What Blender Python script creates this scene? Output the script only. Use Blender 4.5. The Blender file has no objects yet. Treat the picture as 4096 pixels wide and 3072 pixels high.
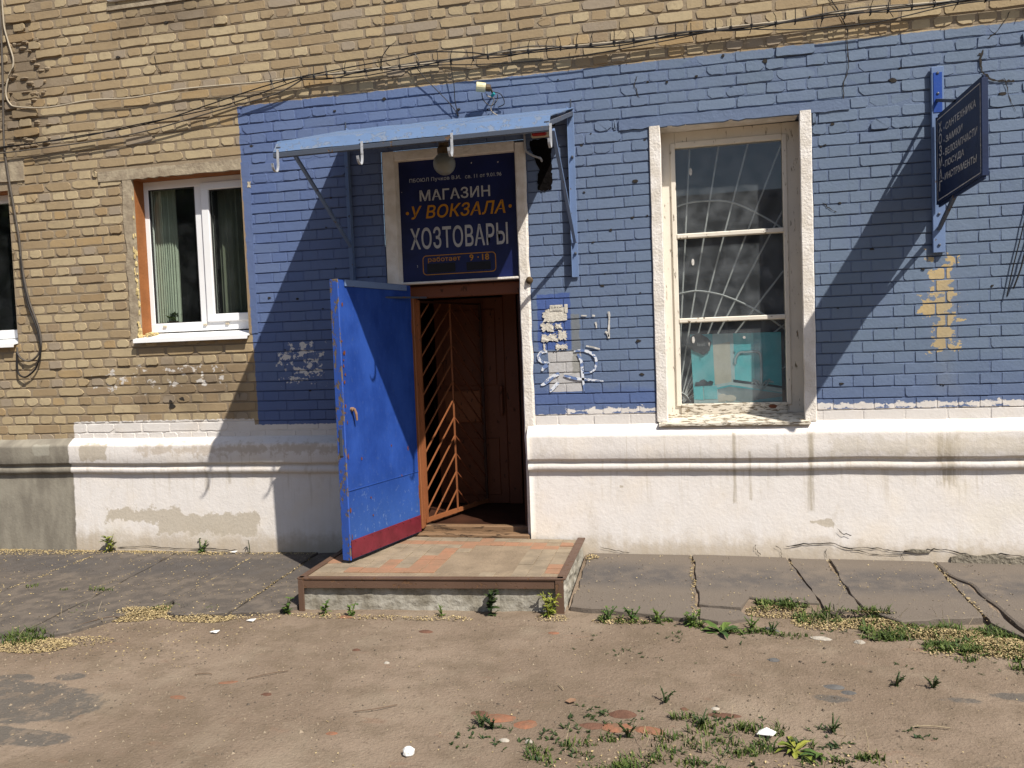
import bpy, math, random
from mathutils import Vector, noise, Matrix
random.seed(7)
S = bpy.context.scene
C = S.collection
PI = math.pi

# ------------------------------------------------------------------ camera
yaw, pitch, roll = -.21029454, -.04955927, -.03768894
cy, sy, cp, sp, cr, sr = math.cos(yaw), math.sin(yaw), math.cos(pitch), math.sin(pitch), math.cos(roll), math.sin(roll)
fw = Vector((sy*cp, cy*cp, sp)); r0 = Vector((cy, -sy, 0)); u0 = r0.cross(fw)
rt = cr*r0 + sr*u0; up = -sr*r0 + cr*u0
cd = bpy.data.cameras.new('camera'); cam = bpy.data.objects.new('camera', cd); C.objects.link(cam)
cd.sensor_fit = 'HORIZONTAL'; cd.sensor_width = 36; cd.lens = 36*3200/4096
cd.clip_start = .05; cd.clip_end = 500
M = Matrix((rt, up, -fw)).transposed().to_4x4(); M.translation = Vector((0, -5.75349, 1.58786))
cam.matrix_world = M
S.camera = cam
# ------------------------------------------------------------------ sky and sun
SUN = Vector((1.17, -1.0, 1.87)).normalized()
wd = bpy.data.worlds.new("World"); S.world = wd; wd.use_nodes = True
wn = wd.node_tree; sky = wn.nodes.new('ShaderNodeTexSky'); sky.sky_type = 'NISHITA'; sky.sun_disc = False
sky.sun_elevation = math.asin(SUN.z); sky.sun_rotation = math.atan2(SUN.x, SUN.y)
sky.dust_density = 1.2
bg = wn.nodes['Background']; bg.inputs['Strength'].default_value = .085
wn.links.new(sky.outputs[0], bg.inputs['Color'])
sl = bpy.data.lights.new('sun', 'SUN'); sl.energy = 5.0; sl.angle = math.radians(.53); sl.color = (1, .945, .86)
so = bpy.data.objects.new('sun', sl); C.objects.link(so); so.location = SUN*30
so.rotation_euler = SUN.to_track_quat('Z', 'Y').to_euler()
S.view_settings.view_transform = 'Standard'; S.view_settings.look = 'None'
S.view_settings.exposure = .46; S.view_settings.gamma = 1; S.view_settings.use_curve_mapping = False

# ------------------------------------------------------------------ material helper
class NT:
    def __init__(s, name):
        s.m = bpy.data.materials.new(name); s.m.use_nodes = True
        s.t = s.m.node_tree; s.b = s.t.nodes['Principled BSDF']
        g = s.t.nodes.new('ShaderNodeNewGeometry'); s.pos = g.outputs['Position']
        sp_ = s.t.nodes.new('ShaderNodeSeparateXYZ'); s.t.links.new(s.pos, sp_.inputs[0])
        s.X, s.Y, s.Z = sp_.outputs
        s.b.inputs['Specular IOR Level'].default_value = .25
    def put(s, sock, v):
        if isinstance(v, (int, float)): sock.default_value = v
        elif isinstance(v, tuple): sock.default_value = v if len(v) == 4 or sock.type == 'VECTOR' else (*v, 1)
        else: s.t.links.new(v, sock)
    def ma(s, op, a, b=0, c=None):
        n = s.t.nodes.new('ShaderNodeMath'); n.operation = op; s.put(n.inputs[0], a); s.put(n.inputs[1], b)
        if c is not None: s.put(n.inputs[2], c)
        return n.outputs[0]
    def add(s, a, b): return s.ma('ADD', a, b)
    def sub(s, a, b): return s.ma('SUBTRACT', a, b)
    def mul(s, a, b): return s.ma('MULTIPLY', a, b)
    def mx(s, a, b): return s.ma('MAXIMUM', a, b)
    def mn(s, a, b): return s.ma('MINIMUM', a, b)
    def inv(s, a): return s.ma('SUBTRACT', 1.0, a)
    def ss(s, lo, hi, x):
        n = s.t.nodes.new('ShaderNodeMapRange'); n.interpolation_type = 'SMOOTHSTEP'
        s.put(n.inputs['Value'], x); s.put(n.inputs['From Min'], lo); s.put(n.inputs['From Max'], hi); return n.outputs[0]
    def noise(s, scale, detail=4, rough=.55, stretch=None, off=None):
        v = s.pos
        if stretch or off:
            mp = s.t.nodes.new('ShaderNodeMapping'); s.t.links.new(v, mp.inputs[0])
            if stretch: mp.inputs['Scale'].default_value = stretch
            if off: mp.inputs['Location'].default_value = off
            v = mp.outputs[0]
        n = s.t.nodes.new('ShaderNodeTexNoise'); n.inputs['Scale'].default_value = scale
        n.inputs['Detail'].default_value = detail; n.inputs['Roughness'].default_value = rough
        s.t.links.new(v, n.inputs['Vector']); return n.outputs['Fac']
    def voro(s, scale, feature='F1', stretch=None):
        v = s.pos
        if stretch:
            mp = s.t.nodes.new('ShaderNodeMapping'); s.t.links.new(v, mp.inputs[0]); mp.inputs['Scale'].default_value = stretch; v = mp.outputs[0]
        n = s.t.nodes.new('ShaderNodeTexVoronoi'); n.feature = feature; n.inputs['Scale'].default_value = scale
        s.t.links.new(v, n.inputs['Vector']); return n.outputs['Distance']
    def mix(s, f, a, b, bt='MIX'):
        n = s.t.nodes.new('ShaderNodeMix'); n.data_type = 'RGBA'; n.blend_type = bt
        s.put(n.inputs[0], f); s.put(n.inputs[6], a); s.put(n.inputs[7], b); return n.outputs[2]
    def col(s, c): s.put(s.b.inputs['Base Color'], c); return s
    def rough(s, r): s.put(s.b.inputs['Roughness'], r); return s
    def bump(s, h, dist, strength=1.0):
        n = s.t.nodes.new('ShaderNodeBump'); n.inputs['Distance'].default_value = dist; n.inputs['Strength'].default_value = strength
        s.put(n.inputs['Height'], h); s.t.links.new(n.outputs[0], s.b.inputs['Normal']); return s
    def tint(s):
        a = s.t.nodes.new('ShaderNodeAttribute'); a.attribute_name = 'tint'
        o = s.t.nodes.new('ShaderNodeObjectInfo')
        return s.ma('FRACT', s.add(a.outputs['Fac'], o.outputs['Random']))
    def box(s, x0, x1, z0, z1, feather, amt, nz, thr=0.0, soft=.12):
        """mask of a ragged rectangle on the wall"""
        dx = s.sub(s.ma('ABSOLUTE', s.sub(s.X, (x0+x1)/2)), (x1-x0)/2)
        dz = s.sub(s.ma('ABSOLUTE', s.sub(s.Z, (z0+z1)/2)), (z1-z0)/2)
        d = s.mx(dx, dz)
        v = s.add(s.mul(s.mn(s.mul(d, -1/feather), 1.0), 1.0), s.mul(s.sub(nz, .5), amt))
        return s.ss(thr, thr+soft, v)

def simple(name, c, rough=.6, var=.25, scale=14, bump=.0, bscale=80, metal=0, c2=None, spec=.3):
    k = NT(name); n = k.noise(scale, 5)
    b = c2 if c2 else tuple(x*(1-var) for x in c)
    k.col(k.mix(k.ss(.32, .68, n), b, c)); k.rough(rough); k.b.inputs['Metallic'].default_value = metal
    k.b.inputs['Specular IOR Level'].default_value = spec
    if bump: k.bump(k.noise(bscale, 4), bump)
    return k.m

def worn(name, paint, under, thr=.62, scale=30, stretch=(1, 1, 1), rough=.45, var=.15, bump=.002, spec=.3, under2=None):
    """paint flaked off in spots, showing what is under it"""
    k = NT(name); n = k.noise(scale, 6, .65, stretch); v = k.noise(6, 4)
    p = k.mix(v, tuple(x*(1-var) for x in paint), tuple(min(1, x*(1+var)) for x in paint))
    u = k.mix(k.noise(scale*2.3, 3), under, under2 or tuple(x*.55 for x in under))
    f = k.ss(thr, thr+.03, n)
    k.col(k.mix(f, p, u)); k.rough(k.add(rough, k.mul(f, .35))); k.bump(k.sub(k.mul(k.noise(90, 3), .3), f), bump)
    k.b.inputs['Specular IOR Level'].default_value = spec
    return k.m

# ------------------------------------------------------------------ wall paint (bricks, mortar) by position on the wall
def leafpaint():
    k = NT('bright_blue_enamel'); n2, n8 = k.noise(2.5, 4), k.noise(8, 5)
    c = k.mix(k.ss(.36, .64, k.add(k.mul(n2, .5), k.mul(k.noise(5, 6, .7, (1, 1, .35)), .5))), (.012, .040, .20), (.024, .070, .30))
    low = k.inv(k.ss(.35, .95, k.add(k.Z, k.mul(n2, .3))))
    c = k.mix(k.mul(low, .7), c, (.036, .092, .27))
    scr = k.ss(.57, .64, k.noise(38, 6, .75, (1, 1, .8)))
    c = k.mix(k.mul(k.mul(scr, k.add(.12, k.mul(low, .8))), .8), c, (.14, .20, .33))
    c = k.mix(k.mul(k.ss(.62, .70, k.noise(13, 6, .75)), .5), c, (.05, .085, .19))
    c = k.mix(k.ss(.70, .72, k.noise(30, 6, .72, None, (2, 5, 1))), c, (.16, .075, .04))
    k.col(c); k.rough(k.add(.42, k.mul(n8, .2))); k.b.inputs['Specular IOR Level'].default_value = .12
    k.bump(k.add(k.mul(k.noise(60, 3), .2), n8), .0016); return k.m

def wall_mat(name, mortar):
    k = NT(name)
    n3, n12, n40 = k.noise(3.2, 4), k.noise(13, 5, .6), k.noise(42, 4, .6)
    nblot = k.noise(22, 6, .7, (1, 1, 1.25), (3.1, 0, 7))
    nbig = k.noise(11, 6, .62, (1, 1, 1.3), (5, 0, 2))
    t = k.tint()
    if mortar:
        yel = k.mix(n12, (.225, .172, .115), (.325, .258, .172))
    else:
        yel = k.mix(t, (.345, .262, .152), (.475, .385, .238))
        yel = k.mix(k.ss(.84, .96, t), yel, (.365, .255, .13))
        yel = k.mix(k.ss(.86, .9, k.ma('FRACT', k.mul(t, 7.3))), yel, (.31, .25, .18))
        yel = k.mix(k.mul(k.ss(.45, .75, n12), .5), yel, (.285, .22, .145))
    yel = k.mix(k.mul(k.ss(.62, .7, k.ma('FRACT', k.mul(t, 3.7))), .7), yel, (.28, .198, .112))
    # rain dirt: darker sooty areas of their own shape
    soot = k.box(-4.55, -3.25, 1.05, 1.72, .35, 1.5, n3, .1, .9)
    soot2 = k.box(-6.2, -4.85, 3.0, 4.6, .5, 2.2, n3, .1, 1.0)
    soot3 = k.box(-4.5, -3.3, 4.0, 4.6, .3, 2.0, n3, .2, .9)
    yel = k.mix(k.mul(k.mx(soot, k.mx(soot2, soot3)), .55), yel, (.13, .095, .062))
    yel = k.mix(k.mul(k.box(-4.95, -3.36, 1.16, 1.70, .22, 5.6, k.add(k.mul(nbig, .65), k.mul(nblot, .35)), 1.22, .15), .85), yel, (.60, .57, .53))
    # blue paint
    gx = k.ss(-3.3, 1.2, k.add(k.X, k.mul(n3, .8)))
    blue = k.mix(gx, (.094, .140, .288), (.130, .176, .246))
    blue = k.mix(k.mul(k.ss(.42, .8, n3), .35), blue, (.115, .150, .285))
    blue = k.mix(k.mul(t, .28), blue, (.16, .21, .31))
    low = k.inv(k.ss(1.15, 1.75, k.add(k.Z, k.mul(n3, .5))))
    blue = k.mix(k.mul(low, .6), blue, (.075, .115, .275))
    blue = k.mix(k.mul(k.ss(.60, .75, n40), .35), blue, (.06, .09, .2))
    blue = k.mix(k.mul(k.box(-1.04, -.76, 1.52, 1.96, .04, .9, n12, .3, .3), .75), blue, (.045, .09, .30))
    blue = k.mix(k.mul(k.box(-2.0, .9, 1.08, 1.3, .1, 1.2, n12, .2, .7), .35), blue, (.05, .10, .31))
    if mortar: blue = k.mix(.25, blue, (.07, .10, .22))
    else:
        ye = k.mx(k.box(1.60, 1.775, 1.42, 2.07, .09, 4.2, nbig, .30, .06), k.box(1.50, 1.82, 1.62, 1.86, .1, 4.6, nbig, .55, .06))
        blue = k.mix(ye, blue, k.mix(n40, (.40, .30, .15), (.50, .38, .20)))
    blue = k.mix(k.mul(k.box(1.5, 1.9, 1.05, 2.05, .25, 1.2, n3, .3, .8), .28), blue, (.20, .21, .20))
    # flaked spots in the blue to the left of the door, whitewash blocks to the right
    sp1 = k.box(-3.26, -2.55, 1.18, 1.82, .2, 5.4, k.add(k.mul(nbig, .65), k.mul(nblot, .35)), 1.12, .06)
    blue = k.mix(sp1, blue, (.66, .64, .60))
    wh = k.mix(n40, (.46, .42, .36), (.70, .68, .64))
    blue = k.mix(k.mul(k.box(-.955, -.705, 1.225, 1.53, .02, .8, n12, .15, .2), .72), blue, wh)
    blue = k.mix(k.mul(k.box(-.79, -.70, 1.35, 1.80, .03, 1.6, n12, .3, .4), .6), blue, (.20, .20, .17))
    white = k.mix(n12, (.60, .56, .52), (.70, .67, .635))
    white = k.mix(k.mul(k.ss(.5, .75, n3), .3), white, (.60, .52, .42))
    peel = k.box(-.85, 4.5, 1.05, 1.125, .04, 3.6, k.noise(9, 6, .7, (1, 1, 1.3)), .52, .06)
    blue = k.mix(peel, blue, white)
    # regions
    wob = k.mul(k.sub(n12, .5), .035); wob2 = k.mul(k.sub(k.noise(30, 3), .5), .03)
    zb = k.mix(k.ss(-2.1, -2.0, k.X), (1.025, 1.025, 1.025), (1.063, 1.063, 1.063))
    isb = k.mul(k.ss(-3.322, -3.314, k.add(k.X, k.add(wob, k.mul(k.sub(k.Z, 3.0), .015)))), k.inv(k.ss(3.508, 3.516, k.add(k.Z, wob))))
    cr_ = k.inv(k.mul(k.inv(k.ss(-3.33, -3.25, k.X)), k.ss(-6.80, -6.78, k.sub(k.Z, k.mul(k.X, -3.1)))))
    c = k.mix(isb, yel, blue)
    isw = k.mul(k.inv(k.ss(0.0, .006, k.sub(k.add(k.Z, wob2), k.mix(k.ss(-3.33, -3.32, k.X), (1.075, 1.075, 1.075), zb)))),
                k.ss(-4.985, -4.975, k.add(k.X, wob)))
    c = k.mix(isw, c, white)
    c = k.mix(k.mul(k.noise(9, 6, .7), .25), c, k.mix(.5, c, (.05, .045, .04)))
    k.col(c)
    k.rough(k.sub(.85, k.mul(isb, .22)))
    k.b.inputs['Specular IOR Level'].default_value = .22
    if not mortar:
        c = k.mix(k.mul(k.ss(.60, .66, k.noise(20, 6, .75, None, (6, 1, 2))), k.mul(k.sub(1.0, isb), .35)), c, (.22, .165, .10))
        k.col(c)
    h = k.add(k.mul(k.noise(55, 5, .65), .6), k.mul(n12, .8))
    k.bump(h, .0035 if not mortar else .005)
    return k.m

def plinth_mat():
    k = NT('whitewashed_plaster')
    n3, n12, n40 = k.noise(2.6, 5), k.noise(12, 6, .65), k.noise(50, 4)
    c = k.mix(n12, (.63, .585, .545), (.71, .675, .645))
    c = k.mix(k.mul(k.ss(.45, .75, n3), .4), c, (.70, .60, .47))
    streak = k.noise(1, 5, .6, (16, 16, .9))
    lowd = k.inv(k.ss(.05, .55, k.add(k.Z, k.mul(n3, .35))))
    c = k.mix(k.mul(k.mul(k.ss(.42, .62, streak), lowd), .45), c, (.44, .36, .25))
    c = k.mix(k.mul(k.inv(k.ss(.03, .22, k.add(k.Z, k.mul(k.sub(n12, .5), .2)))), .55), c, (.42, .35, .26))
    c = k.mix(k.mul(k.ss(.56, .72, k.noise(5.5, 6, .68, (1.5, 1, .8))), .32), c, (.47, .41, .33))
    c = k.mix(k.mul(k.ss(.66, .69, k.noise(24, 6, .75)), .45), c, (.36, .31, .25))
    c = k.mix(k.mul(k.ss(1.1, 2.2, k.X), k.mul(k.ss(.4, .65, k.noise(3.3, 5)), .28)), c, (.60, .53, .38))
    # run marks under the window and the sign
    for (x, w_, z0, z1, a) in ((.335, .018, .42, .93, .55), (.44, .014, .44, .80, .55), (.838, .03, .36, .93, .6), (1.70, .09, .52, .93, .55),
                               (1.64, .035, .66, .9, .4), (.62, .02, .6, .85, .3), (-3.75, .03, .5, .72, .4), (-3.55, .025, .55, .72, .4)):
        mk = k.box(x-w_, x+w_, z0, z1, w_*1.3, 1.7, k.noise(1, 5, .6, (60, 60, 5)), .0, .8)
        c = k.mix(k.mul(mk, a), c, (.25, .20, .115))
    st_ = k.mul(k.ss(.54, .66, k.noise(1, 6, .65, (26, 26, 1.1), (2, 0, 0))), k.mul(k.ss(.30, .62, k.add(k.Z, k.mul(k.sub(n3, .5), .3))), k.inv(k.ss(.90, .93, k.Z))))
    c = k.mix(k.mul(st_, .30), c, (.40, .34, .245))
    und = k.mul(k.ss(.02, .0, k.ma('ABSOLUTE', k.sub(k.Z, .715))), .35)
    c = k.mix(und, c, (.36, .31, .24))
    spl = k.inv(k.ss(.0, .16, k.add(k.sub(k.Z, .06), k.mul(k.sub(k.noise(6, 6, .7), .5), .34))))
    c = k.mix(k.mul(spl, .5), c, (.38, .315, .23))
    dk = k.mul(k.box(.9, 3.2, .70, .94, .1, 2.4, n12, .35, .6), .35)
    c = k.mix(dk, c, (.42, .36, .25))
    # bare render where the whitewash has come off
    b1 = k.mx(k.mx(k.box(-4.75, -3.95, .20, .42, .1, 2.6, n12, .45, .2), k.box(-4.25, -3.28, .12, .36, .09, 2.4, n12, .35, .2)),
              k.mx(k.box(-4.9, -4.6, .74, .92, .06, 2.0, n12, .3, .2), k.mx(k.box(-.47, -.42, .52, .56, .03, 1.2, n12, .3, .15), k.box(.8, .98, .26, .34, .05, 2.6, n12, .35, .15))))
    c = k.mix(k.mul(b1, .85), c, k.mix(n40, (.36, .31, .24), (.50, .44, .35)))
    b2 = k.box(-4.4, -2.4, .76, .93, .1, 3.0, k.noise(18, 6, .7), .3, .5)
    c = k.mix(k.mul(b2, .55), c, (.40, .32, .23))
    # raw grey cement at the left end
    g = k.inv(k.ss(-4.995, -4.98, k.add(k.X, k.mul(k.sub(n12, .5), .035))))
    cem = k.mix(k.ss(.35, .7, k.noise(5, 5, .6, (1.6, 1, .6))), (.18, .16, .128), (.27, .245, .195))
    cem = k.mix(k.mul(k.box(-5.35, -5.15, .78, .92, .05, 1.5, n12, .3, .3), .6), cem, (.36, .34, .28))
    c = k.mix(g, c, cem)
    k.col(c); k.rough(.88)
    k.bump(k.add(k.mul(k.noise(45, 6, .65), .8), k.mul(k.noise(7, 3), 1.0)), .0032)
    return k.m

def dirt_mat():
    k = NT('dry_trodden_dirt')
    n1, n5, n60 = k.noise(.9, 5), k.noise(6, 5, .6), k.noise(75, 4, .65)
    c = k.mix(k.ss(.35, .65, n1), (.178, .133, .096), (.240, .184, .136))
    c = k.mix(k.mul(k.ss(.42, .66, n5), .6), c, (.140, .106, .073))
    c = k.mix(k.mul(k.ss(.56, .68, k.noise(34, 6, .75)), .55), c, (.090, .066, .047))
    c = k.mix(k.mul(k.ss(.58, .72, n60), .5), c, (.33, .275, .205))
    c = k.mix(k.mul(k.ss(.62, .74, k.noise(58, 4, .7, None, (4, 2, 1))), .55), c, (.07, .05, .036))
    c = k.mix(k.mul(k.ss(.52, .7, k.noise(1.7, 5, .65, None, (9, 2, 0))), .5), c, (.265, .215, .158))
    c = k.mix(k.mul(k.ss(.60, .72, k.noise(4.5, 5, .65, (1, 2.2, 1), (3, 7, 0))), .45), c, (.20, .125, .085))
    def blob(cx, cy_, rx, ry, amt, nn, thr=.0, soft=.18):
        dx = k.ma('POWER', k.mul(k.sub(k.X, cx), 1/rx), 2.0); dy = k.ma('POWER', k.mul(k.sub(k.Y, cy_), 1/ry), 2.0)
        return k.ss(thr, thr+soft, k.add(k.sub(1.0, k.add(dx, dy)), k.mul(k.sub(nn, .5), amt)))
    nb = k.noise(9, 6, .65); m_ = blob(-3.25, -2.58, .56, .23, 1.2, nb)
    for a in ((-2.95, -2.88, .40, .09), (-3.13, -2.27, .10, .05), (-3.42, -2.32, .12, .05)): m_ = k.mx(m_, blob(*a, 2.0, nb, .1, .3))
    for a in ((1.42, -1.95, .16, .06), (1.68, -2.12, .22, .08), (1.15, -2.02, .10, .04), (1.45, -2.62, .4, .1), (1.9, -1.95, .2, .08), (.62, -2.05, .1, .05)): m_ = k.mx(m_, blob(*a, 2.8, nb, .35, .4))
    m_ = k.mul(m_, k.sub(1.0, k.mul(k.ss(.5, .62, k.noise(14, 6, .7, None, (1, 8, 3))), .55)))
    c = k.mix(k.mul(m_, .85), c, k.mix(n60, (.075, .068, .062), (.125, .115, .10)))
    k.col(c); k.rough(.95); k.b.inputs['Specular IOR Level'].default_value = .1
    k.bump(k.add(k.mul(n60, .7), k.mul(k.noise(24, 4, .6), .7)), .010)
    return k.m

def asphalt_mat(name, a, b, dusty=.5):
    k = NT(name)
    n2, n9, n80 = k.noise(1.6, 5), k.noise(9, 5, .6), k.noise(110, 3, .6)
    c = k.mix(n9, a, b)
    d = k.mul(k.ss(.40, .70, k.add(k.mul(n2, .5), k.mul(n9, .5))), dusty)
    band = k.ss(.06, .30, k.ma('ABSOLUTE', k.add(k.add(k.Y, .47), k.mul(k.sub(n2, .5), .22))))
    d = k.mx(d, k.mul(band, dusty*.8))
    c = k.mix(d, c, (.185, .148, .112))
    c = k.mix(k.mul(k.inv(k.ss(-2.6, -2.3, k.X)), k.mul(k.ss(.35, .6, n9), .55)), c, (.052, .048, .046))
    c = k.mix(k.mul(k.ss(.60, .72, n80), .35), c, (.26, .22, .17))
    k.col(c); k.rough(.9); k.b.inputs['Specular IOR Level'].default_value = .12
    k.bump(k.add(k.mul(n80, .5), k.mul(n9, .6)), .006)
    return k.m

def glass_mat(name, tint=(.9, .95, .93), dirt=.04):
    m = bpy.data.materials.new(name); m.use_nodes = True; t = m.node_tree; t.nodes.clear()
    o = t.nodes.new('ShaderNodeOutputMaterial'); tr = t.nodes.new('ShaderNodeBsdfTransparent'); tr.inputs[0].default_value = (*tint, 1)
    gl = t.nodes.new('ShaderNodeBsdfGlossy'); gl.inputs['Roughness'].default_value = .01
    lw_ = t.nodes.new('ShaderNodeLayerWeight'); lw_.inputs[0].default_value = .5
    pw = t.nodes.new('ShaderNodeMath'); pw.operation = 'POWER'; t.links.new(lw_.outputs['Facing'], pw.inputs[0]); pw.inputs[1].default_value = 5
    fr = t.nodes.new('ShaderNodeMath'); fr.operation = 'MULTIPLY_ADD'; t.links.new(pw.outputs[0], fr.inputs[0]); fr.inputs[1].default_value = .957; fr.inputs[2].default_value = .043
    mx = t.nodes.new('ShaderNodeMixShader'); t.links.new(fr.outputs[0], mx.inputs[0]); t.links.new(tr.outputs[0], mx.inputs[1]); t.links.new(gl.outputs[0], mx.inputs[2])
    df = t.nodes.new('ShaderNodeBsdfDiffuse'); df.inputs[0].default_value = (.42, .45, .48, 1)
    nz = t.nodes.new('ShaderNodeTexNoise'); nz.inputs['Scale'].default_value = 9; nz.inputs['Detail'].default_value = 6
    g = t.nodes.new('ShaderNodeNewGeometry'); t.links.new(g.outputs['Position'], nz.inputs['Vector'])
    mr = t.nodes.new('ShaderNodeMapRange'); mr.inputs['From Min'].default_value = .35; mr.inputs['From Max'].default_value = .8; mr.inputs['To Min'].default_value = dirt*.5; mr.inputs['To Max'].default_value = dirt*2
    t.links.new(nz.outputs['Fac'], mr.inputs[0])
    m2 = t.nodes.new('ShaderNodeMixShader'); t.links.new(mr.outputs[0], m2.inputs[0]); t.links.new(mx.outputs[0], m2.inputs[1]); t.links.new(df.outputs[0], m2.inputs[2])
    t.links.new(m2.outputs[0], o.inputs[0]); return m

def leaf_mat(name, a, b):
    k = NT(name); t = k.tint(); k.col(k.mix(t, a, b)); k.rough(.6); k.b.inputs['Specular IOR Level'].default_value = .2
    return k.m

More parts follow.
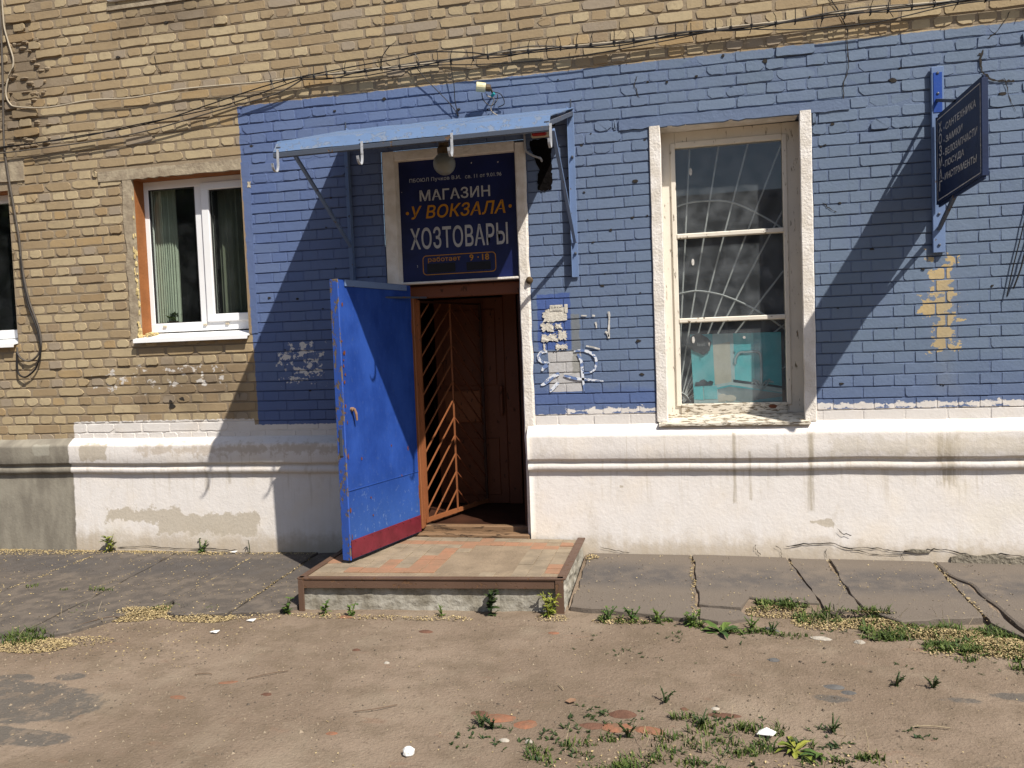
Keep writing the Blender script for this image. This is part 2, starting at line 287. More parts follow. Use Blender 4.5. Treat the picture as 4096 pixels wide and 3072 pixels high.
MT = dict(
    brick=wall_mat('painted_and_bare_brick', False), mortar=wall_mat('mortar_joint', True), plinth=plinth_mat(), dirt=dirt_mat(),
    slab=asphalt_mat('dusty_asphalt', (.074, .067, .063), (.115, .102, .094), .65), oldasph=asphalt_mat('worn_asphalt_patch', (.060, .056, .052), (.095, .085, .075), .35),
    white=simple('white_plaster', (.74, .70, .65), .85, .14, 9, .006, 60, c2=(.60, .55, .48)),
    wood=worn('flaking_white_paint', (.66, .61, .52), (.27, .20, .13), .615, 26, (1, 1, 1.0), .7, .12, .004),
    woodv=worn('cracked_white_paint', (.68, .63, .54), (.30, .23, .15), .63, 30, (2.2, 2.2, .35), .7, .1, .003),
    woodh=worn('weathered_bare_sill_wood', (.60, .545, .45), (.30, .24, .165), .53, 34, (.45, 1, 2.4), .75, .1, .006),
    bluep=wall_mat('painted_render', True),
    steelblue=worn('blue_painted_steel', (.125, .185, .32), (.16, .12, .09), .64, 24, (1, 1, 1), .5, .2, .002),
    sheet=worn('blue_painted_sheet_metal', (.108, .168, .285), (.135, .185, .272), .55, 16, (1, 1, 1), .42, .16, .0015, .2, (.15, .17, .21)),
    rail=worn('dark_blue_grey_angle', (.065, .078, .105), (.16, .10, .06), .6, 20),
    hook=worn('white_painted_strip', (.36, .37, .39), (.25, .25, .25), .6, 40),
    leaf=leafpaint(),
    edge=worn('scuffed_blue_edge', (.03, .085, .36), (.16, .15, .11), .53, 22, (1.5, 1.5, .7), .55, .2, .003, .3, (.12, .06, .03)),
    maroon=simple('maroon_sheet', (.15, .016, .028), .38, .3, 10, .001, 50, spec=.4),
    brownred=worn('red_brown_paint', (.135, .043, .018), (.08, .035, .018), .62, 20, (1, 1, .5), .5, .2, .001),
    gate=worn('orange_brown_paint', (.235, .085, .034), (.10, .05, .03), .63, 24, (1, 1, .5), .45, .2, .001),
    bark=simple('dark_brown_boards', (.050, .018, .009), .6, .4, 6, .002, 30),
    panel=simple('navy_signboard', (.006, .012, .075), .45, .3, 5, spec=.35),
    panel2=simple('dark_navy_signboard', (.010, .022, .070), .5, .3, 6, .0005, 60, spec=.3),
    tx_white=simple('white_lettering', (.42, .42, .42), .6, .15, 30), tx_yellow=simple('ochre_lettering', (.46, .20, .012), .6, .15, 30),
    tx_thin=simple('thin_pale_lettering', (.40, .42, .45), .6, .1, 30), tx_grey=simple('weathered_white_lettering', (.60, .58, .54), .6, .45, 45),
    black=simple('black_tape', (.008, .008, .012), .5, .2, 20), soot=simple('black_soot', (.006, .005, .005), .95, .4, 20, .01, 40, spec=.05),
    pvc=simple('white_plastic', (.80, .80, .80), .35, .04, 4, spec=.4), cap=simple('beige_cap', (.55, .48, .36), .6),
    cement=simple('grey_cement', (.36, .30, .21), .9, .35, 14, .005, 45, c2=(.25, .20, .14)), orange=simple('orange_reveal_paint', (.29, .108, .034), .8, .2, 8, .003, 50),
    foam=simple('yellow_foam', (.60, .47, .22), .9, .3, 30, .01, 50), seal=simple('grey_seal', (.03, .03, .03), .6),
    glass=glass_mat('window_glass', (.88, .91, .88), .012), dirty=glass_mat('dusty_window_glass', (.86, .88, .88), .075),
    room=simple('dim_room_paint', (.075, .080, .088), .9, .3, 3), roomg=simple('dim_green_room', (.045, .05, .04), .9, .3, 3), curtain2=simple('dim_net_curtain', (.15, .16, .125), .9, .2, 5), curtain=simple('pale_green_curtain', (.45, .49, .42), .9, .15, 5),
    bar=simple('white_grille_bar', (.62, .62, .60), .6, .2, 20), steel=worn('rusty_angle_iron', (.105, .062, .042), (.16, .085, .045), .58, 24, (1, 1, 1), .55, .3, .002),
    conc=simple('rough_concrete', (.36, .34, .29), .95, .5, 9, .009, 34, c2=(.20, .18, .14)), tileg=simple('grey_floor_tile', (.285, .225, .155), .8, .3, 8, .003, 60, c2=(.20, .158, .11)),
    tileo=simple('orange_floor_tile', (.315, .165, .098), .8, .25, 9, .002, 60, c2=(.25, .15, .092)), screed=simple('worn_screed', (.27, .205, .138), .9, .3, 5, .008, 50, c2=(.20, .15, .10)),
    plank=worn('bare_threshold_wood', (.19, .115, .062), (.10, .06, .035), .55, 20, (.3, 2, 2), .7, .2, .003),
    cable=simple('beige_cable_sheath', (.40, .34, .25), .6, .2, 9), wire=simple('black_wire', (.018, .016, .016), .5, .3, 30), rope=simple('grey_brown_cable', (.10, .085, .07), .6, .3, 20),
    yellowed=simple('yellowed_plastic', (.62, .56, .33), .5, .1, 20), cyan=simple('turquoise_plastic', (.01, .24, .26), .5, .1, 20), red=simple('red_plastic', (.32, .012, .01), .35, .2, 20),
    paper=simple('torn_paper', (.62, .58, .50), .9, .25, 40, .004, 90), graf=worn('thin_white_spray', (.62, .65, .70), (.16, .24, .46), .50, 30, rough=.8),
    husk=leaf_mat('dry_seed_husk', (.20, .145, .07), (.46, .36, .185)), grass=leaf_mat('grass_blade', (.030, .058, .014), (.105, .135, .030)),
    weed=leaf_mat('weed_leaf', (.032, .070, .018), (.12, .17, .035)), weedy=leaf_mat('yellow_green_weed', (.10, .14, .02), (.28, .28, .05)), weedd=leaf_mat('dark_weed', (.018, .038, .012), (.05, .07, .022)),
    pebb=leaf_mat('small_pebble', (.055, .042, .031), (.25, .195, .135)), rbrick=simple('worn_red_brick', (.25, .112, .066), .95, .35, 24, .006, 50, c2=(.18, .105, .068), spec=.1), dbrick=simple('dark_red_stone', (.14, .07, .045), .9, .3, 14, .006, 50),
    stone=simple('pale_stone', (.40, .36, .30), .9, .3, 18, .005, 60), gstone=simple('grey_stone', (.12, .115, .11), .9, .3, 18, .005, 60), wht=simple('white_scrap', (.78, .77, .74), .7, .1, 20),
    brownleaf=simple('dead_leaf', (.12, .06, .03), .8, .3, 20), twigb=simple('brown_twig', (.15, .10, .065), .8, .3, 20), straw=simple('straw_twig', (.34, .27, .17), .8, .3, 20),
    crack=simple('crack_shadow_grime', (.035, .030, .025), .95, .4, 30), rawpl=simple('raw_broken_render', (.25, .22, .17), .95, .4, 24, .016, 50), globe=simple('frosted_lamp_glass', (.30, .31, .27), .25, .15, 10, spec=.5),
    pot=simple('white_flower_pot', (.6, .62, .6), .5), brass=simple('rusty_knob', (.10, .065, .03), .6, .4, 30),
    opp=simple('grey_house_plaster', (.24, .235, .22), .9, .2, .5), treeleaf=leaf_mat('roadside_foliage', (.022, .045, .012), (.07, .105, .028)), trunk=simple('tree_bark', (.09, .07, .05), .9, .3, 10),
)
MT['globe'].node_tree.nodes['Principled BSDF'].inputs['Transmission Weight'].default_value = .5
MT['globe'].node_tree.nodes['Principled BSDF'].inputs['Roughness'].default_value = .35
# ------------------------------------------------------------------ geometry helpers
ORG = {}
class MB:
    def __init__(s): s.v = []; s.f = []; s.t = []; s.cur = 0.0
    def face(s, *ids): s.f.append(ids); s.t.append(s.cur)
    def add(s, pts): b = len(s.v); s.v += [tuple(p) for p in pts]; return b
    def quad(s, a, b, c, d): i = s.add((a, b, c, d)); s.face(i, i+1, i+2, i+3); return s
    def poly(s, pts): i = s.add(pts); s.face(*range(i, i+len(pts))); return s
    def box(s, x0, x1, y0, y1, z0, z1, c=0.0):
        return s.obox(((x0+x1)/2, (y0+y1)/2, (z0+z1)/2), (1, 0, 0), (0, 1, 0), (0, 0, 1), (x1-x0)/2, (y1-y0)/2, (z1-z0)/2, c)
    def obox(s, o, ax, ay, az, hx, hy, hz, c=0.0):
        o, ax, ay, az = Vector(o), Vector(ax), Vector(ay), Vector(az)
        P = lambda x, y, z: o+ax*x+ay*y+az*z
        if c <= 0:
            i = s.add([P(a*hx, b*hy, d*hz) for d in (-1, 1) for b in (-1, 1) for a in (-1, 1)])
            for q in ((0, 2, 3, 1), (4, 5, 7, 6), (0, 1, 5, 4), (2, 6, 7, 3), (0, 4, 6, 2), (1, 3, 7, 5)): s.face(*[i+x for x in q])
            return s
        idx = {}
        for a in (-1, 1):
            for b in (-1, 1):
                for d in (-1, 1):
                    idx[a, b, d, 0] = s.add([P(a*hx, b*(hy-c), d*(hz-c))]); idx[a, b, d, 1] = s.add([P(a*(hx-c), b*hy, d*(hz-c))]); idx[a, b, d, 2] = s.add([P(a*(hx-c), b*(hy-c), d*hz)])
        R = ((-1, -1), (1, -1), (1, 1), (-1, 1))
        for a in (-1, 1):
            s.face(*[idx[a, p, q, 0] for p, q in R]); s.face(*[idx[p, a, q, 1] for p, q in R]); s.face(*[idx[p, q, a, 2] for p, q in R])
        for a in (-1, 1):
            for b in (-1, 1):
                s.face(idx[a, b, -1, 0], idx[a, b, 1, 0], idx[a, b, 1, 1], idx[a, b, -1, 1]); s.face(idx[a, -1, b, 0], idx[a, 1, b, 0], idx[a, 1, b, 2], idx[a, -1, b, 2]); s.face(idx[-1, a, b, 1], idx[1, a, b, 1], idx[1, a, b, 2], idx[-1, a, b, 2])
                for d in (-1, 1): s.face(idx[a, b, d, 0], idx[a, b, d, 1], idx[a, b, d, 2])
        return s
    def bar(s, p, q, w, h, c=.0, upv=(0, 0, 1)):
        p, q = Vector(p), Vector(q); az = (q-p); L = az.length; az.normalize(); ax = Vector(upv).cross(az)
        if ax.length < 1e-4: ax = Vector((1, 0, 0)).cross(az)
        ax.normalize(); ay = az.cross(ax)
        return s.obox((p+q)/2, ax, ay, az, w/2, h/2, L/2, c)
    def prism(s, pts, d):
        """closed solid from a polygon and an extrusion vector"""
        d = Vector(d); n = len(pts); i = s.add(pts); j = s.add([Vector(p)+d for p in pts])
        s.face(*range(i, i+n)); s.face(*[j+k for k in range(n-1, -1, -1)])
        for k in range(n): s.face(i+k, j+k, j+(k+1) % n, i+(k+1) % n)
        return s
    def tube(s, path, r, n=6, cap=True):
        path = [Vector(p) for p in path]; rings = []
        for k, p in enumerate(path):
            t = (path[min(k+1, len(path)-1)]-path[max(k-1, 0)]).normalized()
            a = t.cross(Vector((0, 0, 1)) if abs(t.z) < .9 else Vector((1, 0, 0))).normalized(); b = t.cross(a)
            rr = r[k] if isinstance(r, (list, tuple)) else r
            rings.append(s.add([p+a*math.cos(2*PI*q/n)*rr+b*math.sin(2*PI*q/n)*rr for q in range(n)]))
        for k in range(len(rings)-1):
            for q in range(n): s.face(rings[k]+q, rings[k]+(q+1) % n, rings[k+1]+(q+1) % n, rings[k+1]+q)
        if cap: s.face(*[rings[0]+q for q in range(n)][::-1]); s.face(*[rings[-1]+q for q in range(n)])
        return s
    def lathe(s, prof, o, az=(0, 0, 1), n=16):
        o, az = Vector(o), Vector(az).normalized(); ax = az.cross(Vector((0, 1, 0)) if abs(az.y) < .9 else Vector((1, 0, 0))).normalized(); ay = az.cross(ax)
        rg = [s.add([o+az*h+(ax*math.cos(2*PI*q/n)+ay*math.sin(2*PI*q/n))*r for q in range(n)]) for r, h in prof]
        for k in range(len(rg)-1):
            for q in range(n): s.face(rg[k]+q, rg[k]+(q+1) % n, rg[k+1]+(q+1) % n, rg[k+1]+q)
        s.face(*[rg[0]+q for q in range(n)][::-1]); s.face(*[rg[-1]+q for q in range(n)]); return s
    def mesh(s, name, org):
        me = bpy.data.meshes.new(name); me.from_pydata([(x-org[0], y-org[1], z-org[2]) for x, y, z in s.v], [], s.f)
        a = me.attributes.new('tint', 'FLOAT', 'FACE'); a.data.foreach_set('value', s.t)
        me.update(); return me
    def build(s, name, mat, parent=None, org=None, smooth=False):
        if org is None:
            xs, ys, zs = zip(*s.v); org = ((min(xs)+max(xs))/2, (min(ys)+max(ys))/2, min(zs))
        me = s.mesh(name, org); me.materials.append(MT[mat])
        if smooth: me.shade_smooth()
        return link(name, me, org, parent)
def link(name, data, org, parent=None):
    o = bpy.data.objects.new(name, data); C.objects.link(o); ORG[o.name] = tuple(org)
    if parent is not None:
        o.parent = parent; po = ORG[parent.name]; o.location = (org[0]-po[0], org[1]-po[1], org[2]-po[2])
    else: o.location = org
    return o
def thing(name, loc, label, cat, group=None): return tag(link(name, None, loc), label, cat, group)
def tag(o, label, cat, group=None):
    o['label'] = label; o['category'] = cat
    if group: o['group'] = group
    return o
def kind(o, k): o['kind'] = k; return o
def lab(o, l): o['label'] = l; return o
def smooth_path(pts, sub=6):
    P = [Vector(p) for p in pts]; out = []
    for i in range(len(P)-1):
        a, b, c, d = P[max(i-1, 0)], P[i], P[i+1], P[min(i+2, len(P)-1)]
        for k in range(sub):
            t = k/sub; out.append(.5*((2*b)+(c-a)*t+(2*a-5*b+4*c-d)*t*t+(3*b-a-3*c+d)*t**3))
    out.append(P[-1]); return out
rnd = random.uniform
def nz(x, y, z=0.0): return noise.noise(Vector((x, y, z)))

# ------------------------------------------------------------------ ground
def wallz(x):
    pts = ((-9, .0), (-5.8, .0), (-4.2, .008), (-2.8, .02), (-2.3, .04), (-.7, .062), (.1, .06), (.95, .045), (2.2, .035), (6, .03))
    for (a, za), (b, zb) in zip(pts, pts[1:]):
        if x <= b: return za+(zb-za)*max(0, (x-a))/(b-a)
    return .03
def dirtz(x, y): return .012*nz(x*.9, y*.9, 1)+.006*nz(x*3, y*3, 5)+.003*nz(x*11, y*11, 2)-.040
def slabz(x, y):
    t = min(1, max(0, -y/1.1)); return wallz(x)*(1-t)-.012*t
g = MB(); nx, ny = 260, 160; x0, x1, y0, y1 = -8.0, 5.0, -8.0, .0
g.add([(x0+(x1-x0)*i/nx, y0+(y1-y0)*j/ny, dirtz(x0+(x1-x0)*i/nx, y0+(y1-y0)*j/ny)) for j in range(ny+1) for i in range(nx+1)])
for j in range(ny):
    for i in range(nx): a = j*(nx+1)+i; g.face(a, a+1, a+nx+2, a+nx+1)
go = kind(g.build('ground', 'dirt', org=(0, 0, 0), smooth=True), 'structure')
g2 = MB()
for (a, b, c, d) in ((-120, 120, -120, -8), (-120, -8, -8, 0), (5, 120, -8, 0), (-120, 120, 0, 60)):
    g2.quad((a, c, -.03), (b, c, -.03), (b, d, -.03), (a, d, -.03))
kind(g2.build('ground_beyond', 'dirt', org=(0, 0, -.03)), 'structure')

# pavement slabs along the wall
pv = kind(link('pavement', None, (0, -.5, 0)), 'structure')
def rough_line(p, q, n, amp, seed):
    out = []
    for k in range(n):
        t = k/n; x = p[0]+(q[0]-p[0])*t; y = p[1]+(q[1]-p[1])*t; w = amp if 0 < k else 0
        out.append((x+w*nz(x*9, y*9, seed), y+w*nz(x*9, y*9, seed+20)))
    return out
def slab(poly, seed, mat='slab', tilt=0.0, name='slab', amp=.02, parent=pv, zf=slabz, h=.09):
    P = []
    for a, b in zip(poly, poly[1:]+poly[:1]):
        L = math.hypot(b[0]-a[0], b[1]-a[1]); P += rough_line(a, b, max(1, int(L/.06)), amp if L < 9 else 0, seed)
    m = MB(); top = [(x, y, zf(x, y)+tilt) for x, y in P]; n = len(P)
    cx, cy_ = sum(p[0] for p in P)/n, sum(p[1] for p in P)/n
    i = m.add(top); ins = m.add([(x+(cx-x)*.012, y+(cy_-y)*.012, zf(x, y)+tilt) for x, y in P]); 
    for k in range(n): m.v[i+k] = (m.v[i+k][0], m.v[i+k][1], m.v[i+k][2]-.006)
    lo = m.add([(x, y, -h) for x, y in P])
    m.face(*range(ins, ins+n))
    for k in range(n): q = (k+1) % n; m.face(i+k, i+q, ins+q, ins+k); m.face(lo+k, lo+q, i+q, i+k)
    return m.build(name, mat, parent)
W0 = -.028
for xa, xb in ((-9, -2.42), (-.72, 3.5)):
    m = MB(); n_ = int((xb-xa)/.1); rows = [m.add([(xa+(xb-xa)*i/n_, -.03-1.02*j/10, slabz(xa+(xb-xa)*i/n_, -.03-1.02*j/10)-.013+.004*nz(i*.8, j*.8, 2)-(.06 if j == 10 else .012 if j == 9 else 0)) for i in range(n_+1)]) for j in range(11)]
    for j in range(10):
        for i in range(n_): m.face(rows[j]+i, rows[j+1]+i, rows[j+1]+i+1, rows[j]+i+1)
    m.build('pavement_bed', 'dirt', pv, smooth=True)
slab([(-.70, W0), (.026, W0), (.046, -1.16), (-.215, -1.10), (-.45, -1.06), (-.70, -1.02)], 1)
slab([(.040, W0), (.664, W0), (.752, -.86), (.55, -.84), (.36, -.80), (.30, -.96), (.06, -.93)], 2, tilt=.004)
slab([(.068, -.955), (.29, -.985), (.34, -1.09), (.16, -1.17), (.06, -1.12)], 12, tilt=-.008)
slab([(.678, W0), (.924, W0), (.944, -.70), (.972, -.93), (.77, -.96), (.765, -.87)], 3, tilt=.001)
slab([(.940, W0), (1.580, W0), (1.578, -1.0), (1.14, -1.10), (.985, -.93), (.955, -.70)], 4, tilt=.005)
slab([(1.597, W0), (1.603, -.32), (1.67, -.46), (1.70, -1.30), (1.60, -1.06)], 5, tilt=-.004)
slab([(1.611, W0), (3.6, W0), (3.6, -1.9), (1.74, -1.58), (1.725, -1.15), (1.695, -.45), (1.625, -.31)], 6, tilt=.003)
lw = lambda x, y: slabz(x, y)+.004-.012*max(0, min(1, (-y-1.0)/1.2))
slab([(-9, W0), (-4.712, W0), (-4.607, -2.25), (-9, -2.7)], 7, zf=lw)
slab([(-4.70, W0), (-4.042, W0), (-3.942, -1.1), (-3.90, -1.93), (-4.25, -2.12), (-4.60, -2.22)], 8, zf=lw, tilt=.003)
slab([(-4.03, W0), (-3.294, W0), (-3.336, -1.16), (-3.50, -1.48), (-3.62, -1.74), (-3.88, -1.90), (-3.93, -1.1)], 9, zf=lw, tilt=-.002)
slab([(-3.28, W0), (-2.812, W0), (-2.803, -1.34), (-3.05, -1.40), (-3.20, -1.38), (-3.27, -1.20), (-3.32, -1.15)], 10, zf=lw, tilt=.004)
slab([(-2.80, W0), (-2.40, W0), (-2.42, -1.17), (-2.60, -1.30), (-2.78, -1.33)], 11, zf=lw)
#BODY#
# ------------------------------------------------------------------ the building
bld = thing('shop_building', (0, 0, 0), 'old brick building with yellowish brick, blue painted shop front and whitewashed plinth', 'building')
H0 = 1.06; CH = .077
holes = [(-4.30, -3.32, 1.72, 3.03), (-2.165, -1.075, .0, 3.06), (-.185, .89, .985, 3.075), (-7.0, -5.475, 1.74, 3.03)]
def rects(x0, x1, z0, z1, hs):
    xs = sorted({x0, x1, *[v for h in hs for v in h[:2] if x0 < v < x1]}); zs = sorted({z0, z1, *[v for h in hs for v in h[2:] if z0 < v < z1]})
    for a, b in zip(xs, xs[1:]):
        for c, d in zip(zs, zs[1:]):
            if not any(h[0] <= a and b <= h[1] and h[2] <= c and d <= h[3] for h in hs): yield a, b, c, d
# mortar bed: the wall face between the bricks, finely divided and slightly uneven, with the openings cut through
m = MB(); ym = lambda x, z: .0014+.0011*nz(x*7, z*7, 3)-(.0006 if z < 3.52 and x > -3.3 else 0)
zl_ = []
for n in range(-14, 70): z = H0+n*CH; zl_ += [(z-.0055, 0), (z-.0018, .0065), (z+.0016, .001), (z+.007, 0), (z+CH*.5, 0)]
for a, b, c, d in rects(-9.0, 5.5, .0, 6.4, holes):
    nx_ = max(1, int((b-a)/.07)); L_ = sorted([(c, 0), (d, 0)]+[q for q in zl_ if c+.004 < q[0] < d-.004]); rows = []
    for z, g_ in L_:
        row = []
        for p in range(nx_+1):
            x = a+(b-a)*p/nx_; w_ = (.0025*nz(x*3.1, z*1.7, 6)+.002*nz(x*11, z*3, 2)) if c < z < d else 0
            row.append((x, ym(x, z)+g_*(1.5 if z < 3.5 and x > -3.3 else 1)*max(0, min(1, .85+1.1*nz(x*2.3, z*5, 9))), z+w_))
        rows.append(m.add(row))
    for q in range(len(rows)-1):
        for p in range(nx_): m.face(rows[q]+p, rows[q]+p+1, rows[q+1]+p+1, rows[q+1]+p)
for a, b, c, d in holes:                      # sides of the openings
    for (p, q) in (((a, c), (a, d)), ((b, d), (b, c)), ((a, d), (b, d)), ((b, c), (a, c))):
        m.quad((p[0], .006, p[1]), (p[0], .36, p[1]), (q[0], .36, q[1]), (q[0], .006, q[1]))
m.build('mortar_bed', 'mortar', bld)

cover = holes + [(-4.385, -3.30, 1.72, 3.03), (-4.60, -3.322, 3.03, 3.105), (-.40, 1.13, 3.055, 3.125), (-6.9, -5.36, 1.73, 1.76), (-1.075, -1.062, 0, 3.06), (-2.175, -2.165, 0, 3.06), (-5.62, -5.39, 2.95, 3.12)]
def yellow(x, z): return (x < -3.31) or z > 3.515
def ragged(x, z): return max(0, min(1, (z-2.5)/.7)) if x > -3.3 else .75
def brick_mesh(w, h, seed, style):
    """front of one brick: uneven rounded outline, bevelled arris, sides running back into the joint"""
    r = random.Random(seed); j = (.0014, .0036)[style]; cr_ = (.0055, .0125)[style]*r.uniform(.6, 1.4); bv = (.0011, .0014)[style]
    pts = []
    for sx, sz, order in ((-1, -1, 0), (1, -1, 1), (1, 1, 0), (-1, 1, 1)):
        c = cr_*r.uniform(.4, 1.5)
        if r.random() < (.06, .16)[style]: c *= 2.0
        tri = [(sx*w/2, sz*(h/2-c*.8)), (sx*(w/2-c*.35), sz*(h/2-c*.3)), (sx*(w/2-c), sz*h/2)]
        if order: tri.reverse()
        pts += tri
        mid = {(-1, -1): (0, -1), (1, 1): (0, 1)}.get((sx, sz))
        if mid: pts += [(w*r.uniform(-.32, -.1)*mid[1]*-1, mid[1]*h/2), (w*r.uniform(.1, .32)*mid[1]*-1, mid[1]*h/2)]
    pts = [(x+r.uniform(-j, j), z+r.uniform(-j, j)) for x, z in pts]
    m = MB(); n = len(pts); m.cur = r.random()
    tl = [r.uniform(-.0008, .0008) for _ in range(2)]
    a = m.add([(x, .012, z) for x, z in pts]); b = m.add([(x, .0008, z) for x, z in pts])
    c = m.add([(x*(1-2*bv/w), -bv+tl[0]*x/w*2+tl[1]*z/h*2, z*(1-2*bv/h)) for x, z in pts])
    for k in range(n): q = (k+1) % n; m.face(a+k, a+q, b+q, b+k); m.face(b+k, b+q, c+q, c+k)
    m.face(*range(c, c+n)); return m
def px_area(x, z, w, h):
    d = Vector((x, 0, z))-cam.location; D = d.dot(fw)
    u, v = d.dot(rt)/D*3200/2048, d.dot(up)/D*3200/1536
    if abs(u) > 1.01 or abs(v) > 1.01: return 0
    return w*h/D**3*abs(d.y)
B = []
for n in range(-3, 60):
    z = H0+n*CH; zc = z+CH/2
    if z > 6.3: break
    head = n % 2 == 0; L = .13 if head else .26
    for ph, xa, xb in ((.020, -8.9, -2.1), (.081, -2.1, 5.4)):
        k0 = math.floor((xa-ph)/L)
        for k in range(k0, k0+int((xb-xa)/L)+3):
            a = ph+k*L+(0 if head else .065); b = a+L
            a, b = max(a, xa), min(b, xb)
            jx = .004*nz(a*5, z*9)
            segs = [(a+jx, b+.004*nz(b*5, z*9))]
            for h in cover:
                if h[2] < zc < h[3]:
                    out = []
                    for s0, s1 in segs:
                        if s1 <= h[0] or s0 >= h[1]: out.append((s0, s1)); continue
                        if s0 < h[0]: out.append((s0, h[0]))
                        if s1 > h[1]: out.append((h[1], s1))
                    segs = out
            B += [(s0, s1, z, head) for s0, s1 in segs if s1-s0 > .035]
items = []
for s0, s1, z, head in B:
    xc, zc = (s0+s1)/2, z+CH/2; ye = yellow(xc, zc); rg = ragged(xc, zc)
    gx, gz_ = (.0235, .0175) if ye and z > 1.05 else (.0115+.003*rg, .0095+.002*rg)
    if xc < -3.3 and z < 1.06: gx, gz_ = .014, .012
    items.append([px_area(xc, zc, s1-s0, CH), xc, zc, s1-s0-gx, CH-gz_, int(rg > .5), ye])
items.sort(key=lambda t: -t[0])
pool = {}
rest = MB()
for idx, (ar, xc, zc, w, h, st, ye) in enumerate(items):
    dmg = max(0, min(1, (.55-abs(xc+5.35))/.3))*max(0, min(1, (.65-abs(zc-4.0))/.3))
    yo = -.0008+rnd(-.0016, .0012)*(1+st) + (rnd(-.02, .012) if rnd(0, 1) < dmg*.8 else 0) + (-.010 if rnd(0, 1) < .025*st else 0)
    if idx < 300:
        key = (round(w/.012), round(h/.004), st, random.randrange(5))
        if key not in pool: mm = brick_mesh(w, h, hash(key) % 9999, st); me = mm.mesh('brick', (0, 0, 0)); me.materials.append(MT['brick']); pool[key] = me
        o = link('brick', pool[key], (xc, yo, zc), bld); o.rotation_euler = (rnd(-.012, .012), rnd(-.006, .006), rnd(-.006, .006))
    else:
        if dmg > .5 and rnd(0, 1) < .15: continue
        mm = brick_mesh(w, h, idx, st); a = rnd(-.008, .008)*(1+st); b = len(rest.v)
        rest.v += [(xc+x*math.cos(a)-z*math.sin(a), yo+y, zc+z*math.cos(a)+x*math.sin(a)) for x, y, z in mm.v]
        rest.f += [tuple(q+b for q in f) for f in mm.f]; rest.t += mm.t
kind(rest.build('brickwork', 'brick', bld), 'stuff')
# broken mortar lumps at the upper left, chipped holes and cracks
def lump(m, x, y, z, rx, ry, rz, seed, n=7, k=4):
    rings = []
    for a in range(1, k):
        th = PI*a/k
        rings.append(m.add([(x+rx*math.sin(th)*math.cos(2*PI*q/n)*(1+.35*nz(q*1.7, a*2.1, seed)), y+ry*math.sin(th)*math.sin(2*PI*q/n)*(1+.35*nz(q*2.3, a, seed+3)), z+rz*math.cos(th)*(1+.2*nz(q, a, seed))) for q in range(n)]))
    t = m.add([(x, y, z+rz)]); b = m.add([(x, y, z-rz)])
    for q in range(n):
        m.face(t, rings[0]+q, rings[0]+(q+1) % n); m.face(b, rings[-1]+(q+1) % n, rings[-1]+q)
        for a in range(len(rings)-1): m.face(rings[a]+q, rings[a+1]+q, rings[a+1]+(q+1) % n, rings[a]+(q+1) % n)
m = MB()
for k in range(90):
    m.cur = rnd(0, 1); lump(m, -5.35+rnd(-.3, .35), .004, 3.9+rnd(-.55, .4), rnd(.012, .05), rnd(.012, .03), rnd(.008, .02), k)
kind(m.build('broken_mortar', 'mortar', bld), 'stuff')
m = MB()
for (x, z, r) in tuple((rnd(-3.2, 2.3), H0+CH*random.randrange(2, 32)+rnd(-.006, .012), rnd(.005, .011)) for _ in range(48))+((-2.12, 3.45, .018), (-.86, 3.15, .03), (-.74, 3.16, .016), (-.76, 2.76, .012), (-.65, 2.65, .011), (-.29, 2.70, .02), (-.31, 2.45, .014), (-.47, 2.37, .016), (-.66, 2.98, .014), (-.54, 1.98, .017), (-.30, 1.58, .02), (-.28, 1.34, .017),
                  (1.40, 3.22, .028), (1.02, 2.97, .017), (.60, 3.43, .022), (1.26, 2.13, .016), (1.06, 2.45, .013), (1.57, 1.98, .013), (1.63, 2.31, .01), (1.98, 1.85, .014), (1.05, 1.24, .016), (-2.52, 3.40, .012), (-1.55, 3.32, .014),
                  (.15, 3.38, .014), (.33, 3.50, .016), (-.05, 3.36, .012), (1.92, 3.33, .016), (2.05, 3.07, .02), (-3.22, 3.20, .016), (-3.14, 2.02, .014), (-2.90, 2.00, .014), (-4.35, 4.0, .02), (-3.9, 4.22, .02), (-2.0, 4.25, .02), (-4.06, 1.23, .02), (-3.95, 1.25, .025), (-4.05, 1.19, .03)):
    if any(h[0]-.02 < x < h[1]+.02 and h[2]-.02 < z < h[3]+.02 for h in cover): continue
    pts = [(x+r*math.cos(q*.9)*rnd(.5, 1.25), -.0068, z+.62*r*math.sin(q*.9)*rnd(.5, 1.25)) for q in range(7)]; m.prism(pts, (0, .016, 0))
kind(m.build('chipped_holes', 'crack', bld), 'stuff')
def crack(pts, w, y, name='crack', mat='crack', parent=None, zf=None):
    P = smooth_path([(p[0], 0, p[1]) for p in pts], 5); L, R_ = [], []
    for k, p in enumerate(P):
        ww = w*rnd(.25, 1.0)*(1 if 0 < k < len(P)-1 else .1); j = rnd(-.006, .006)
        t = (P[min(k+1, len(P)-1)]-P[max(k-1, 0)]).normalized(); nn = Vector((-t.z, 0, t.x))
        L.append(p+nn*(ww+j)); R_.append(p+nn*(-ww+j))
    m = MB()
    f = (lambda q: (q.x, y, q.z)) if zf is None else (lambda q: (q.x, q.z, zf(q.x, q.z)))
    i = m.add([f(q) for q in L]); j = m.add([f(q) for q in R_])
    for k in range(len(P)-1): m.face(i+k, i+k+1, j+k+1, j+k)
    return m.build(name, mat, parent)
